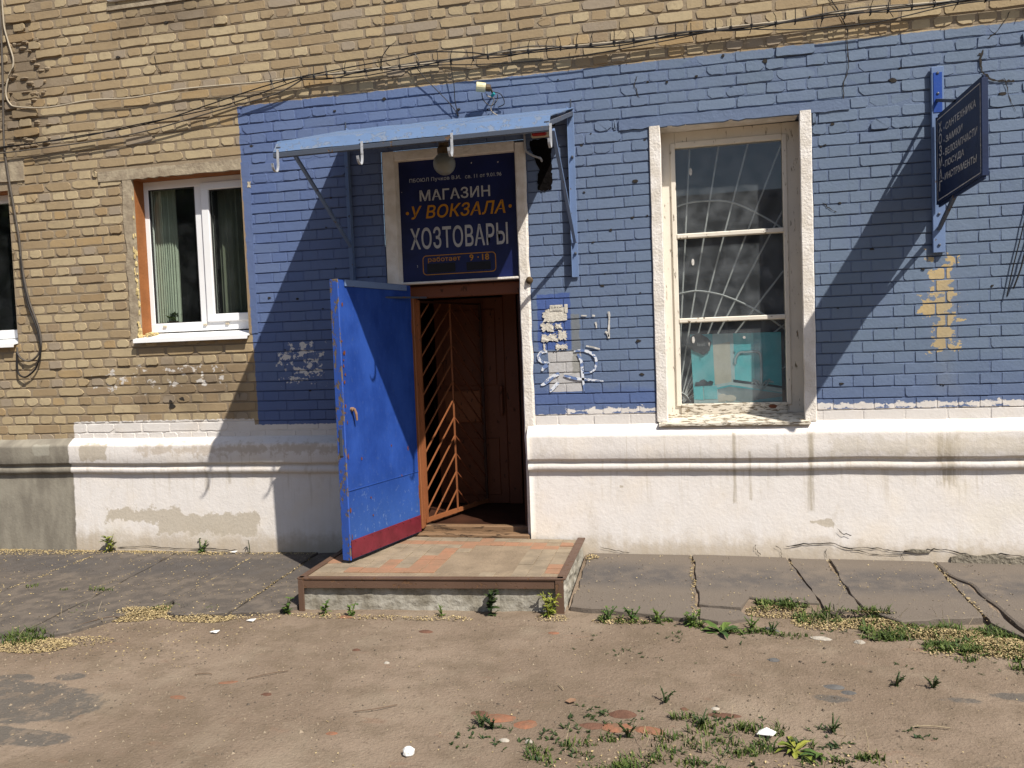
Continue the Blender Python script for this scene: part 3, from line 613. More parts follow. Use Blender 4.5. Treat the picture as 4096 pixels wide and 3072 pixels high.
for p, w in (([(.97, 3.86), (1.06, 3.72), (1.12, 3.60), (1.12, 3.46), (1.13, 3.33), (1.09, 3.22), (1.10, 3.10)], .005), ([(1.94, 3.36), (1.92, 3.26), (1.97, 3.18), (2.05, 3.15), (2.12, 3.14)], .009),
             ([(2.06, 3.17), (2.09, 3.05), (2.12, 2.95)], .004), ([(2.1, 3.58), (2.03, 3.48), (1.96, 3.42)], .004), ([(.95, 2.46), (.99, 2.42), (1.04, 2.39)], .004), ([(-.25, 3.42), (-.27, 3.35), (-.24, 3.27)], .004), ([(-4.02, 3.98), (-4.0, 3.88), (-3.96, 3.83)], .005)):
    crack(p, w, -.0075, 'crack', 'crack', bld)

# smooth render over the window heads, lumps of painted render
def ragslab(name, mat, x0, x1, z0, z1, y0, th, seed, amp=.012, parent=None, dx=.05):
    n = max(2, int((x1-x0)/dx)); top = [(x0+(x1-x0)*k/n, y0, z1+amp*nz(k*.9, seed, 1)) for k in range(n+1)]; bot = [(x1-(x1-x0)*k/n, y0, z0+amp*nz(k*.9, seed, 8)) for k in range(n+1)]
    m = MB(); m.prism(top+bot, (0, th, 0)); return m.build(name, mat, parent)
ragslab('window_head_render', 'bluep', -.39, 1.13, 3.058, 3.13, -.012, .03, 4, .012, bld)
ragslab('window_head_render', 'cement', -4.60, -3.322, 3.028, 3.11, -.010, .03, 9, .012, bld)
m = MB(); zz = [1.74+k*.06 for k in range(23)]
m.prism([(-4.297, -.008, z) for z in zz]+[(-4.375+.02*nz(z*5, 2)-.012*rnd(0, 1), -.008, z) for z in zz[::-1]], (0, .03, 0)); m.build('window_side_render', 'cement', bld)
ragslab('patch_of_render', 'cement', -5.6, -5.30, 3.10, 3.27, -.012, .03, 17, .01, bld)
ragslab('patch_of_render', 'bluep', -3.325, -3.25, 1.75, 3.08, -.009, .02, 23, .01, bld, .02)

# plinth: slope, fascia, groove, roll and the rough face below
def plinth(xa, xb, endl, endr, dz=0, top=None):
    prof = (top or [(.004, .992), (-.006, .986), (-.022, .972), (-.052, .940), (-.068, .924), (-.075, .912), (-.076, .90)])+[ (-.075, .82), (-.075, .752), (-.070, .741), (-.052, .738), (-.048, .722), (-.052, .712), (-.060, .703), (-.062, .688), (-.060, .672), (-.052, .662), (-.034, .658), (-.030, .645), (-.031, .60), (-.034, .50), (-.038, .38), (-.042, .26), (-.046, .15), (-.050, .06), (-.050, -.08)]
    n = int((xb-xa)/.045); m = MB(); rows = []
    for k in range(n+1):
        x = xa+(xb-xa)*k/n; row = []
        for y, z in prof:
            e = .0045*nz(x*4, z*6, 2)+.003*nz(x*13, z*13, 7); w = .006*nz(x*1.3, 3, 3)+.003*nz(x*6, z, 5)
            if z < .2 and x > .7: e -= .004+.004*nz(x*9, z*9)
            row.append((x, min(y+e*.55, .006), z+w+dz))
        rows.append(m.add(row))
    for k in range(n):
        for q in range(len(prof)-1): m.face(rows[k]+q, rows[k]+q+1, rows[k+1]+q+1, rows[k+1]+q)
    for flag, r in ((endl, rows[0]), (endr, rows[-1])):
        if flag:
            b = m.add([(m.v[r+q][0], .30, m.v[r+q][2]) for q in range(len(prof))])
            for q in range(len(prof)-1): m.face(r+q, r+q+1, b+q+1, b+q)
    return m.build('plinth', 'plinth', bld, smooth=True)
plinth(-1.118, 5.5, True, False); plinth(-9.0, -2.06, False, True, -.008, [(.004, .948), (-.006, .944), (-.022, .934), (-.052, .912), (-.068, .900), (-.075, .892), (-.076, .88)])
# cracked and broken edge along the foot of the plinth
for p, w in (([(.66, .13), (.78, .15), (.95, .155), (1.08, .128), (1.25, .13), (1.36, .11), (1.52, .115), (1.62, .128), (1.74, .11), (1.85, .085), (2.0, .10), (2.14, .09)], .005), ([(1.08, .12), (1.18, .095), (1.3, .085), (1.5, .10)], .003), ([(1.0, .26), (1.03, .225), (1.09, .215)], .004),
             ([(.46, .14), (.47, .10), (.5, .07)], .003), ([(.6, .14), (.63, .10), (.63, .05)], .003), ([(.92, .12), (.93, .05)], .003), ([(1.40, .09), (1.41, .05)], .003), ([(-.62, .11), (-.5, .085), (-.4, .07)], .003), ([(-4.6, .04), (-4.3, .05), (-4.0, .035), (-3.7, .04), (-3.5, .03)], .005)):
    crack(p, w, -.0575, 'crack', 'crack', bld)
m = MB(); m.prism([(1.70, -.064, .02), (1.70, -.064, .075), (1.78, -.064, .10), (1.86, -.064, .088), (1.97, -.064, .105), (2.05, -.064, .075), (2.2, -.064, .10), (2.6, -.064, .09), (2.6, -.064, .0)], (0, .03, 0)); m.build('broken_render', 'rawpl', bld)
m = MB(); m.prism([(1.42, -.063, .116), (1.47, -.063, .126), (1.55, -.063, .12), (1.58, -.063, .107), (1.5, -.063, .10)], (0, .03, 0)); m.build('broken_render', 'rawpl', bld)
# ledge of a window on the floor above
m = MB(); m.box(-4.40, -3.2, -.03, .1, 4.435, 4.475, .006); m.build('upper_window_sill', 'pvc', bld)
m = MB(); m.box(-4.42, -3.18, -.012, .02, 4.37, 4.40, .0); m.build('upper_window_head', 'cement', bld)

# ---- white plastic window
def glasspane(name, x0, x1, z0, z1, y, mat, parent): 
    m = MB(); m.box(x0, x1, y-.003, y+.003, z0, z1); return m.build(name, mat, parent)
def pvc_window(xl, xr, sash_split=None):
    m = MB(); y0_, y1_ = .145, .205
    w = m.box(xl, xr, y0_, y1_, 1.795, 1.868, .004).box(xl, xr, y0_, y1_, 2.965, 3.03, .004).box(xl, xl+.055, y0_+.0015, y1_, 1.86, 2.97, .004).box(xr-.055, xr, y0_+.0015, y1_, 1.86, 2.97, .004).build('window', 'pvc', bld)
    return w
w1 = pvc_window(-4.315, -3.26)
MB().box(-3.84, -3.775, .148, .2, 1.866, 2.968, .004).build('mullion', 'pvc', w1)
m = MB(); m.box(-3.772, -3.27, .128, .19, 1.862, 1.925, .005).box(-3.772, -3.27, .128, .19, 2.925, 2.985, .005).box(-3.772, -3.705, .1295, .19, 1.92, 2.93, .005).box(-3.33, -3.27, .1295, .19, 1.92, 2.93, .005); m.build('sash', 'pvc', w1)
m = MB()
for (a, b, c, d) in ((-4.262, -3.838, 1.866, 2.967), (-3.708, -3.327, 1.922, 2.928)): m.box(a, a+.008, .15, .172, c, d).box(b-.008, b, .15, .172, c, d).box(a, b, .15, .172, c, c+.008).box(a, b, .15, .172, d-.008, d)
m.build('glazing_seal', 'seal', w1)
glasspane('pane', -4.262, -3.838, 1.866, 2.967, .178, 'glass', w1); glasspane('pane', -3.708, -3.327, 1.922, 2.928, .172, 'glass', w1)
for x in (-4.17, -3.80, -3.60): MB().box(x-.016, x+.016, .132, .148, 1.835, 1.85, .003).build('drain_cap', 'cap', w1)
m = MB(); m.prism([(-4.335, .15, 1.785), (-4.335, -.05, 1.742), (-4.335, -.052, 1.712), (-4.335, -.044, 1.712), (-4.335, -.040, 1.732), (-4.335, .15, 1.772)], (1.012, 0, 0)); m.build('window_sill', 'pvc', w1)
m = MB(); m.quad((-4.299, .0, 1.74), (-4.299, .0, 3.03), (-4.299, .145, 3.03), (-4.299, .145, 1.74)).quad((-4.3, .0, 3.0285), (-3.32, .0, 3.0285), (-3.32, .145, 3.0285), (-4.3, .145, 3.0285)); m.build('window_reveal', 'orange', w1)
m = MB()
for k in range(46):
    z = 1.76+rnd(0, 1)**1.7*1.2; lump(m, -4.298+rnd(-.012, .006), rnd(-.014, .006), z, rnd(.004, .012), rnd(.004, .01), rnd(.01, .03), k)
for k in range(26): lump(m, rnd(-4.32, -4.2), rnd(0, .12), 1.765+rnd(0, .025), rnd(.008, .02), rnd(.008, .016), rnd(.006, .012), 60+k)
kind(m.build('foam_filling', 'foam', w1), 'stuff')
def room(x0, x1, y0, y1, z0, z1, mat, name='room'):
    m = MB(); m.quad((x0, y1, z0), (x1, y1, z0), (x1, y1, z1), (x0, y1, z1)).quad((x0, y0, z0), (x0, y1, z0), (x0, y1, z1), (x0, y0, z1)).quad((x1, y1, z0), (x1, y0, z0), (x1, y0, z1), (x1, y1, z1)).quad((x0, y0, z1), (x0, y1, z1), (x1, y1, z1), (x1, y0, z1)).quad((x0, y0, z0), (x1, y0, z0), (x1, y1, z0), (x0, y1, z0))
    m.quad((x0, y0, z0), (x0, y0, z1), (x0, y0-.001, z1), (x0, y0-.001, z0))
    return m.build(name, mat, bld)
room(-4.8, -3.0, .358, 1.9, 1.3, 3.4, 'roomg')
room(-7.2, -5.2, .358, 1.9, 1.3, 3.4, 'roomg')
def front_wall(x0, x1, z0, z1, hole, mat):
    m = MB()
    for a, b, c, d in rects(x0, x1, z0, z1, [hole]): m.quad((a, .357, c), (b, .357, c), (b, .357, d), (a, .357, d))
    m.build('room_front', mat, bld)
front_wall(-4.8, -3.0, 1.3, 3.4, holes[0], 'roomg'); front_wall(-7.2, -5.2, 1.3, 3.4, holes[3], 'roomg')
# ---- the next window, cut by the left edge of the picture
w0 = MB().box(-6.6, -5.48, .145, .205, 1.80, 1.875, .004).box(-6.6, -5.48, .145, .205, 2.965, 3.03, .004).box(-5.535, -5.48, .1465, .205, 1.87, 2.97, .004).box(-6.6, -6.54, .1465, .205, 1.87, 2.97, .004).build('window', 'pvc', bld)
glasspane('pane', -6.54, -5.53, 1.87, 2.97, .178, 'glass', w0)
m = MB(); m.prism([(-6.6, .15, 1.795), (-6.6, -.05, 1.752), (-6.6, -.052, 1.722), (-6.6, -.044, 1.722), (-6.6, -.04, 1.742), (-6.6, .15, 1.782)], (1.12, 0, 0)); m.build('window_sill', 'pvc', w0)
MB().box(-5.575, -5.545, .132, .148, 1.835, 1.85, .003).build('drain_cap', 'cap', w0)
m = MB(); m.quad((-6.6, .0, 3.0285), (-5.476, .0, 3.0285), (-5.476, .145, 3.0285), (-6.6, .145, 3.0285)); m.build('window_reveal', 'orange', w0)

# ---- old wooden shop window
w2 = MB().box(-.17, -.012, .19, .25, 1.03, 3.062, .004).box(.722, .88, .19, .25, 1.03, 3.062, .004).box(-.012, .722, .191, .25, 2.945, 3.062, .004).box(-.012, .722, .191, .25, 1.02, 1.03, .0).build('window', 'woodv', bld)
MB().box(-.045, -.010, .176, .19, 1.09, 2.98, .004).box(.720, .752, .176, .19, 1.09, 2.98, .004).box(-.010, .720, .1765, .19, 2.945, 2.985, .004).build('sash', 'woodv', w2)
MB().box(-.014, .724, .172, .245, 1.03, 1.106, .004).build('bottom_rail', 'woodh', w2)
MB().box(-.014, .724, .170, .23, 2.300, 2.334, .006).build('glazing_bar', 'wood', w2); MB().box(-.014, .724, .170, .23, 1.694, 1.728, .006).build('glazing_bar', 'wood', w2)
for a, b in ((1.106, 1.694), (1.728, 2.30), (2.334, 2.945)): glasspane('pane', -.012, .722, a, b, .208, 'dirty', w2)
def band(xa, xb, z0, z1, y, seed):
    m = MB(); n = 30; rows = []
    for k in range(n+1):
        z = z0+(z1-z0)*k/n; e = .004*nz(z*5, seed, 1); f = .004*nz(z*6, seed, 9)
        rows.append(m.add([(xa+e, .01, z), (xa+e, y, z), (xa+e+.004, y-.004, z), (xb+f-.006, y-.004, z), (xb+f, y+.002, z), (xb+f, .19, z)]))
    for k in range(n):
        for q in range(5): m.face(rows[k]+q, rows[k]+q+1, rows[k+1]+q+1, rows[k+1]+q)
    m.face(*[rows[-1]+q for q in range(6)]); m.face(*[rows[0]+5-q for q in range(6)])
    return m.build('window_surround', 'white', w2)
band(-.184, -.106, 1.0, 3.066, -.012, 1); band(.812, .889, .99, 3.078, -.012, 5)
MB().quad((-.106, -.005, 3.058), (.812, -.005, 3.066), (.812, .19, 3.066), (-.106, .19, 3.058)).build('window_soffit', 'white', w2)
m = MB(); nseg = 20
for k in range(nseg):
    a, b = -.17+1.012*k/nseg, -.17+1.012*(k+1)/nseg; e, f = .004*nz(a*9, 1), .004*nz(b*9, 1)
    m.quad((a, -.062, .972+e), (b, -.062, .972+f), (b, -.062, .990+f), (a, -.062, .990+e)); m.quad((a, -.062, .990+e), (b, -.062, .990+f), (b, .195, 1.034), (a, .195, 1.034)); m.quad((a, .03, .965), (b, .03, .965), (b, -.062, .972+f), (a, -.062, .972+e))
m.quad((-.17, .03, .965), (-.17, -.062, .972), (-.17, -.062, .99), (-.17, .195, 1.034)).quad((.842, .195, 1.034), (.842, -.062, .99), (.842, -.062, .972), (.842, .03, .965))
m.build('window_sill', 'woodh', w2)
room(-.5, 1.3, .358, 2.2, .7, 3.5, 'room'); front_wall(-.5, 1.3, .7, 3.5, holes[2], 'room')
# sunburst grille behind the glass
m = MB(); O = Vector((-.045, .30, 1.135)); yb = .30
for p, q in (((-.04, 1.14), (.098, 2.99)), ((-.03, 1.17), (.305, 2.99)), ((-.01, 1.15), (.512, 2.99)), ((.0, 1.14), (.745, 2.97)), ((.0, 1.13), (.76, 2.52)), ((.0, 1.12), (.76, 2.08)), ((.0, 1.11), (.76, 1.68)), ((-.05, 1.14), (-.02, 2.99)), ((-.02, 1.12), (.76, 1.36))):
    m.tube([(p[0], yb, p[1]), (q[0], yb, q[1])], .0065, 5)
for arc in ([(-.05, 2.535), (.06, 2.565), (.17, 2.574), (.346, 2.561), (.502, 2.493), (.671, 2.384), (.76, 2.31)], [(-.05, 1.905), (.09, 1.927), (.187, 1.918), (.33, 1.876), (.534, 1.769), (.76, 1.60)], [(-.05, 1.19), (.0, 1.178), (.03, 1.152), (.055, 1.115)]):
    m.tube(smooth_path([(x, yb-.008, z) for x, z in arc], 5), .0065, 5)
m.build('window_grille', 'bar', w2)

# ---- doorway
dr = MB().box(-2.06, -1.15, .085, .16, 1.962, 2.055, .006).build('door_head', 'brownred', bld)
MB().box(-2.03, -1.972, .03, .15, .20, 1.963, .005).build('door_post', 'gate', bld); MB().box(-1.19, -1.15, .12, .22, .20, 1.962, .005).build('door_post', 'bark', bld)
MB().box(-2.06, -1.15, .1, .2, 2.056, 2.10, .0).build('door_head', 'bark', bld)
m = MB(); m.box(-2.155, -2.062, -.014, .06, 2.07, 3.058, .004).box(-2.062, -1.148, -.010, .06, 2.985, 3.056, .004).build('door_surround', 'white', bld)
MB().quad((-2.062, -.01, 2.07), (-2.062, -.01, 2.985), (-2.045, .055, 2.985), (-2.045, .055, 2.07)).build('door_surround', 'white', bld)
MB().box(-2.15, -1.15, -.004, .06, 2.066, 2.082, .003).build('sign_ledge', 'white', bld)
m = MB(); n = 50; rows = []
for k in range(n+1):
    z = .05+(3.04-.05)*k/n; e = .006*nz(z*6, 3); f = .008*nz(z*7, 9); w = 0 if z > 1.0 else .0
    rows.append(m.add([(-1.146+e, .30, z), (-1.146+e, .0, z), (-1.138+e, -.011, z), (-1.080+f, -.012, z), (-1.066+f, -.006, z), (-1.062+f, .012, z)]))
for k in range(n):
    for q in range(5): m.face(rows[k]+q, rows[k]+q+1, rows[k+1]+q+1, rows[k+1]+q)
m.face(*[rows[-1]+q for q in range(6)])
m.build('door_surround', 'white', bld, smooth=False)
m = MB(); m.box(-2.03, -1.135, -.01, .10, .10, .172, .006); m.build('threshold', 'plank', bld)
MB().box(-2.03, -1.13, -.045, -.008, .10, .185, .01).build('threshold', 'plank', bld)
m = MB(); m.box(-2.0, -1.14, .105, .17, .12, .212, .006); m.build('threshold', 'plank', bld)
# lobby behind the door: floor, boarded walls and an inner door
m = MB(); m.box(-2.3, -1.0, .168, 1.5, .14, .20); m.build('lobby_floor', 'bark', bld)
m = MB(); m.quad((-2.3, 1.45, .1), (-1.0, 1.45, .1), (-1.0, 1.45, 2.4), (-2.3, 1.45, 2.4)).quad((-2.3, .30, 2.2), (-1.0, .30, 2.2), (-1.0, 1.45, 2.2), (-2.3, 1.45, 2.2)).quad((-2.3, .3, .1), (-2.3, 1.45, .1), (-2.3, 1.45, 2.4), (-2.3, .3, 2.4)).quad((-1.0, .3, .1), (-1.0, 1.45, .1), (-1.0, 1.45, 2.4), (-1.0, .3, 2.4)).quad((-2.3, .3, .1), (-2.16, .3, .1), (-2.16, .3, 2.4), (-2.3, .3, 2.4)).quad((-1.08, .3, .1), (-1.0, .3, .1), (-1.0, .3, 2.4), (-1.08, .3, 2.4)).quad((-2.3, .3, 2.1), (-1.0, .3, 2.1), (-1.0, .3, 2.4), (-2.3, .3, 2.4))
m.build('lobby_wall', 'bark', bld)
for k in range(9):
    x = -2.3+k*.145; MB().box(x+.004, x+.14, 1.43, 1.449, .2, 2.2, .004).build('board', 'bark', bld)
idr = MB().box(-2.12, -1.50, 1.0, 1.04, .205, 2.0, .004).build('inner_door', 'brownred', bld)
for a, b in ((.28, .78), (1.24, 1.90)): MB().box(-2.05, -1.57, .99, 1.0, a, b, .006).build('door_panel', 'brownred', idr)
MB().box(-2.05, -1.72, .985, .999, .92, 1.20, .008).build('door_panel', 'gate', idr)
MB().box(-1.545, -1.515, .94, .965, .98, 1.24, .006).box(-1.54, -1.52, .965, 1.0, 1.0, 1.02).box(-1.54, -1.52, .965, 1.0, 1.2, 1.22).build('handle', 'brownred', idr)
MB().box(-1.50, -1.38, 1.0, 1.06, .2, 2.15, .006).build('door_post', 'brownred', bld)
# lattice gate, swung inwards
ga, gb = Vector((-1.975, .10, 0)), Vector((-1.68, .91, 0)); gd = (gb-ga).normalized(); gw = (gb-ga).length
GP = lambda s_, z: ga+gd*s_+Vector((0, 0, z))
gate = MB().bar(GP(.015, .235), GP(.015, 1.95), .03, .03).bar(GP(0, .25), GP(gw, .25), .028, .03).build('gate_leaf', 'gate', bld)
MB().bar(GP(gw, .235), GP(gw, 1.95), .02, .02).bar(GP(0, 1.94), GP(gw, 1.94), .016, .016).build('gate_frame', 'bark', gate)  # far stile and top rail: lobby shade put in as a darker brown
MB().bar(GP(gw/2, .25), GP(gw/2, 1.94), .012, .012).build('centre_bar', 'gate', gate)
for k in range(-3, 13):
    z = .02+k*.148
    for s0, s1, za, zb_ in ((.02, gw/2, z, z+.40), (gw/2, gw-.015, z+.40, z)):
        lo, hi = .262, 1.928; t0, t1 = 0, 1
        if zb_ > za: t0 = max(0, (lo-za)/(zb_-za)); t1 = min(1, (hi-za)/(zb_-za))
        else: t0 = max(0, (za-hi)/(za-zb_)); t1 = min(1, (za-lo)/(za-zb_))
        if t1-t0 > .08: MB().bar(GP(s0+(s1-s0)*t0, za+(zb_-za)*t0), GP(s0+(s1-s0)*t1, za+(zb_-za)*t1), .009, .009).build('bar', 'gate' if s0 < .1 else 'brownred', gate)  # same gate paint; the far half is coloured darker to stand for its shade
# steel door leaf standing open
dh = Vector((-1.975, -.02, 0)); do = Vector((-2.19, -.83, 0)); dd = (do-dh).normalized(); dn = Vector((-dd.y, dd.x, 0)); LW = (do-dh).length
if dn.x < 0: dn = -dn
DP = lambda s_, z, o=0: dh+dd*s_+dn*o+Vector((0, 0, z))
zt, zb0 = 2.055, .192
m = MB(); ns, nz_ = 14, 26
P = []
for j in range(nz_+1):
    for i in range(ns+1):
        s_, z = LW*i/ns, zb0+(zt-zb0)*j/nz_; b = .006*nz(s_*4, z*3, 2) if 0 < i < ns and 0 < j < nz_ else 0
        P.append(DP(s_, z, b))
i0 = m.add(P)
for j in range(nz_):
    for i in range(ns): a = i0+j*(ns+1)+i; m.face(a, a+ns+1, a+ns+2, a+1)
leaf = m.build('door', 'leaf', bld, smooth=True)
MB().obox(DP(LW/2, (zt+zb0)/2, -.033), dd, dn, (0, 0, 1), LW/2-.001, .0318, (zt-zb0)/2-.001, .004).build('door_back', 'leaf', leaf)
MB().obox(DP(LW+.004, (zt+zb0)/2, -.031), dd, dn, (0, 0, 1), .006, .034, (zt-zb0)/2+.004, .003).build('edge_strip', 'edge', leaf)
MB().obox(DP(LW/2, zb0+.068, .006), dd, dn, (0, 0, 1), LW/2-.002, .004, .062, .002).build('kick_plate', 'maroon', leaf)
m = MB()
for k in range(9): m.lathe([(.006, 0), (.006, .003), (.003, .005)], DP(.05+k*.093, zb0+.12, .0098), dn, 7)
for k in range(7): m.lathe([(.005, 0), (.005, .003), (.002, .004)], DP(.08+k*.11, zb0+.02, .0098), dn, 7)
m.build('rivets', 'maroon', leaf)
MB().obox(DP(LW/2, zt-.02, .005), dd, dn, (0, 0, 1), LW/2-.06, .005, .022, .002).build('top_strip', 'steelblue', leaf)
m = MB(); m.tube([DP(.0+LW*k/10, .655+.004*nz(k, 2), .001) for k in range(11)], .004, 5); m.build('sheet_seam', 'leaf', leaf)
m = MB(); hp = DP(LW-.07, 1.165, 0); m.lathe([(.014, 0), (.014, .02), (.009, .022), (.009, .03)], hp+Vector((0, 0, .03)), dn, 8); m.tube([hp+dn*.028+Vector((0, 0, .035)), hp+dn*.034+Vector((0, 0, .0))-dd*.01, hp+dn*.03-dd*.02+Vector((0, 0, -.045))], [.008, .009, .007], 7); m.build('handle', 'tileo', leaf)
for k in range(22):
    z = rnd(.25, 2.0); q = DP(LW-rnd(.004, .03) if k < 15 else LW*rnd(.1, .95), z, .0042); a, b = rnd(.003, .009), rnd(.004, .020); MB().prism([q+dd*a*math.cos(t)*rnd(.6, 1.2)+Vector((0, 0, b*math.sin(t)*rnd(.6, 1.2))) for t in (0, .9, 1.8, 2.7, 3.6, 4.5, 5.4)], -dn*.003).build('rust_spot', 'brownred', leaf)
MB().obox(DP(LW+.0125, .98, -.028), dd, dn, (0, 0, 1), .002, .012, .09, .001).build('lock_plate', 'rail', leaf)
for z in (.5, 1.75): MB().tube([DP(.0, z-.05, -.008), DP(.0, z+.05, -.008)], .011, 8).build('hinge', 'brownred', leaf)
m = MB(); m.tube([(-2.10, -.40, 1.955), (-1.88, .06, 1.965)], .008, 6); m.build('door_stay', 'rail', bld)
# ------------------------------------------------------------------ canopy over the door
can = thing('door_canopy', (-1.57, -.5, 2.05), 'pale blue sheet metal canopy on angle iron brackets above the shop door', 'canopy')
def sheet_pt(x, t):        # t 0 at the wall .. 1 front top .. 2 bottom lip
    if t <= 1: return (x, -.02-1.09*t, 3.245-.345*t+.006*nz(x*4, t*3))
    return (x, -1.11-.062*(t-1), 2.90-.078*(t-1)+.003*nz(x*7, t))
seams = (-2.425, -1.86, -1.30, -.705)
for k, (a, b) in enumerate(zip(seams, seams[1:])):
    m = MB(); nx_ = 12; ts = [0, .2, .4, .6, .8, .93, 1.0, 1.12, 1.4, 1.7, 2.0]; rows = []
    a2, b2 = a+(.0 if k == 0 else .0), b+(.012 if k < 2 else 0)
    for t in ts:
        rows.append(m.add([tuple(Vector(sheet_pt(a2+(b2-a2)*i/nx_, t))+Vector((0, -.003*(k % 2), .003*(k % 2)))) for i in range(nx_+1)]))
    rows2 = []
    for t in ts: rows2.append(m.add([tuple(Vector(sheet_pt(a2+(b2-a2)*i/nx_, t))+Vector((0, .004, -.004+.003*(k % 2)))) for i in range(nx_+1)]))
    for q in range(len(ts)-1):
        for i in range(nx_): m.face(rows[q]+i, rows[q+1]+i, rows[q+1]+i+1, rows[q]+i+1); m.face(rows2[q]+i, rows2[q]+i+1, rows2[q+1]+i+1, rows2[q+1]+i)
    for q in range(len(ts)-1):
        for i in (0, nx_): m.face(rows[q]+i, rows[q+1]+i, rows2[q+1]+i, rows2[q]+i)
    m.build('roof_sheet', 'sheet', can)
MB().bar((-2.425, -1.162, 2.801), (-.705, -1.162, 2.811), .026, .030, .003).build('front_rail', 'rail', can)
for x in (-2.40, -.722):
    MB().bar((x, -.02, 3.205), (x, -1.15, 2.842), .03, .03, .003).build('side_rail', 'rail', can)
for x in (-1.86, -1.29): MB().bar((x, -.02, 3.205), (x, -1.15, 2.845), .025, .02, .003).build('roof_purlin', 'rail', can)
for x, zb_, s_ in ((-2.432, 2.105, -1), (-.728, 2.05, 1)):
    m = MB(); m.box(x-.022, x+.022, -.018, -.0085, zb_, 3.25, .002).box(x-.022 if s_ > 0 else x+.018, x-.018 if s_ > 0 else x+.022, -.058, -.0185, zb_, 3.25, .0015)
    m.build('wall_post', 'steelblue', can)
    z0_ = 2.375 if s_ < 0 else 2.30
    MB().bar((x+.004, -.03, z0_), (x+(.02 if s_ < 0 else .006), -.92, 2.868), .022, .022, .002).build('strut', 'steelblue', can)
    for zz_ in ((3.20, 2.90, 2.22) if s_ > 0 else (3.20, 2.6)): MB().lathe([(.011, 0), (.011, .008), (.006, .01), (.006, .022)], (x+.004, -.019, zz_), (0, -1, 0), 6).build('bolt', 'rail', can)
    MB().tube([(x+.003, -.02, 3.25), (x+.006, -.03, 3.30)], .006, 6).build('anchor_pin', 'rail', can)
for x, dy in ((-2.392, 0), (-1.842, 0), (-1.282, 0), (-.697, 0)):
    pts = [(x, -1.175, 2.835), (x, -1.178, 2.78), (x, -1.178, 2.735), (x, -1.19, 2.702), (x, -1.215, 2.692), (x, -1.240, 2.705), (x, -1.250, 2.735)]
    m = MB(); P = smooth_path(pts, 3)
    for a, b in zip(P, P[1:]): m.bar(a, b+(b-a)*.08, .018, .004, 0, (1, 0, 0)) if False else m.obox((a+b)/2, (1, 0, 0), (b-a).normalized(), (b-a).normalized().cross(Vector((1, 0, 0))), .0075, (b-a).length*.54, .0022)
    m.build('gutter_hook', 'hook', can)

# ------------------------------------------------------------------ lettering helper
DG = bpy.context
def text(body, mat, parent, width, height, place, name='lettering', bold=.0, shear=0.0, res=3, cap='H'):
    """outline letters; place(u, v) turns sign coordinates (metres from the lower left of the line) into a point"""
    cu = bpy.data.curves.new('lettering', 'FONT'); cu.body = body; cu.offset = bold; cu.shear = shear; cu.resolution_u = res; cu.space_character = 1.04
    o = bpy.data.objects.new('lettering', cu); C.objects.link(o)
    dg = bpy.context.evaluated_depsgraph_get(); me = bpy.data.meshes.new_from_object(o.evaluated_get(dg))
    bpy.data.objects.remove(o); bpy.data.curves.remove(cu)
    vs = [v.co for v in me.vertices]
    x0_, x1_ = min(v.x for v in vs), max(v.x for v in vs); hh = .729
    kx, ky = width/(x1_-x0_), height/hh
    m = MB(); m.add([place((v.x-x0_)*kx, v.y*ky) for v in vs]); 
    for p in me.polygons: m.face(*p.vertices)
    bpy.data.meshes.remove(me)
    return m.build(name, mat, parent)

# ------------------------------------------------------------------ sign above the door
sg = thing('shop_sign', (-1.6, .05, 2.07), 'navy signboard with white and ochre hand painted lettering above the door', 'sign')
MB().box(-2.05, -1.148, .042, .06, 2.082, 2.988, .002).build('board', 'panel', sg)
ys = .0405
def on(x, z, tx, tz=0.0, slant=0.0): return lambda u, v: (x+u, ys-.0006, z+v+tz*u)
text('ПБОЮЛ Пучков В.И.', 'tx_thin', sg, .40, .027, on(-1.965, 2.827, 0), bold=.005)
text('св. 11 от 9.01.96', 'tx_thin', sg, .275, .028, on(-1.532, 2.825, 0), bold=.005)
text('МАГАЗИН', 'tx_white', sg, .543, .077, on(-1.89, 2.685, 0), bold=.016)
text('У ВОКЗАЛА', 'tx_yellow', sg, .725, .093, on(-1.962, 2.555, 0), bold=.016, shear=.2)
for x in (-1.992, -1.20): MB().lathe([(.0125, 0), (.0125, .0008)], (x, ys, 2.600), (0, -1, 0), 12).build('dot', 'tx_yellow', sg)
text('ХОЗТОВАРЫ', 'tx_white', sg, .752, .152, on(-1.977, 2.330, 0), bold=.014)
text('работает', 'tx_yellow', sg, .252, .034, on(-1.845, 2.229, 0), bold=.006)
text('9', 'tx_yellow', sg, .030, .046, on(-1.523, 2.221, 0), bold=.012); text('18', 'tx_yellow', sg, .052, .046, on(-1.426, 2.221, 0), bold=.012)
MB().lathe([(.006, 0), (.006, .0008)], (-1.457, ys, 2.243), (0, -1, 0), 8).build('dot', 'tx_yellow', sg)
m = MB(); a, b, c, d, r = -1.888, -1.322, 2.130, 2.277, .03
ring = []
for ox, oz, t0 in ((b-r, d-r, 0), (a+r, d-r, 1), (a+r, c+r, 2), (b-r, c+r, 3)):
    for k in range(6): th = PI/2*(t0+k/5); ring.append((ox, oz, math.cos(th), math.sin(th)))
i = m.add([(x+r*q, ys-.0006, z+r*w_) for x, z, q, w_ in ring]); j = m.add([(x+(r-.0055)*q, ys-.0006, z+(r-.0055)*w_) for x, z, q, w_ in ring])
for k in range(24): m.face(i+k, i+(k+1) % 24, j+(k+1) % 24, j+k)
m.build('border_line', 'tx_yellow', sg)
MB().box(-1.855, -1.635, ys-.0012, ys+.002, 2.145, 2.214).build('tape_strip', 'black', sg); MB().box(-1.548, -1.362, ys-.0012, ys+.002, 2.15, 2.210).build('tape_strip', 'black', sg)
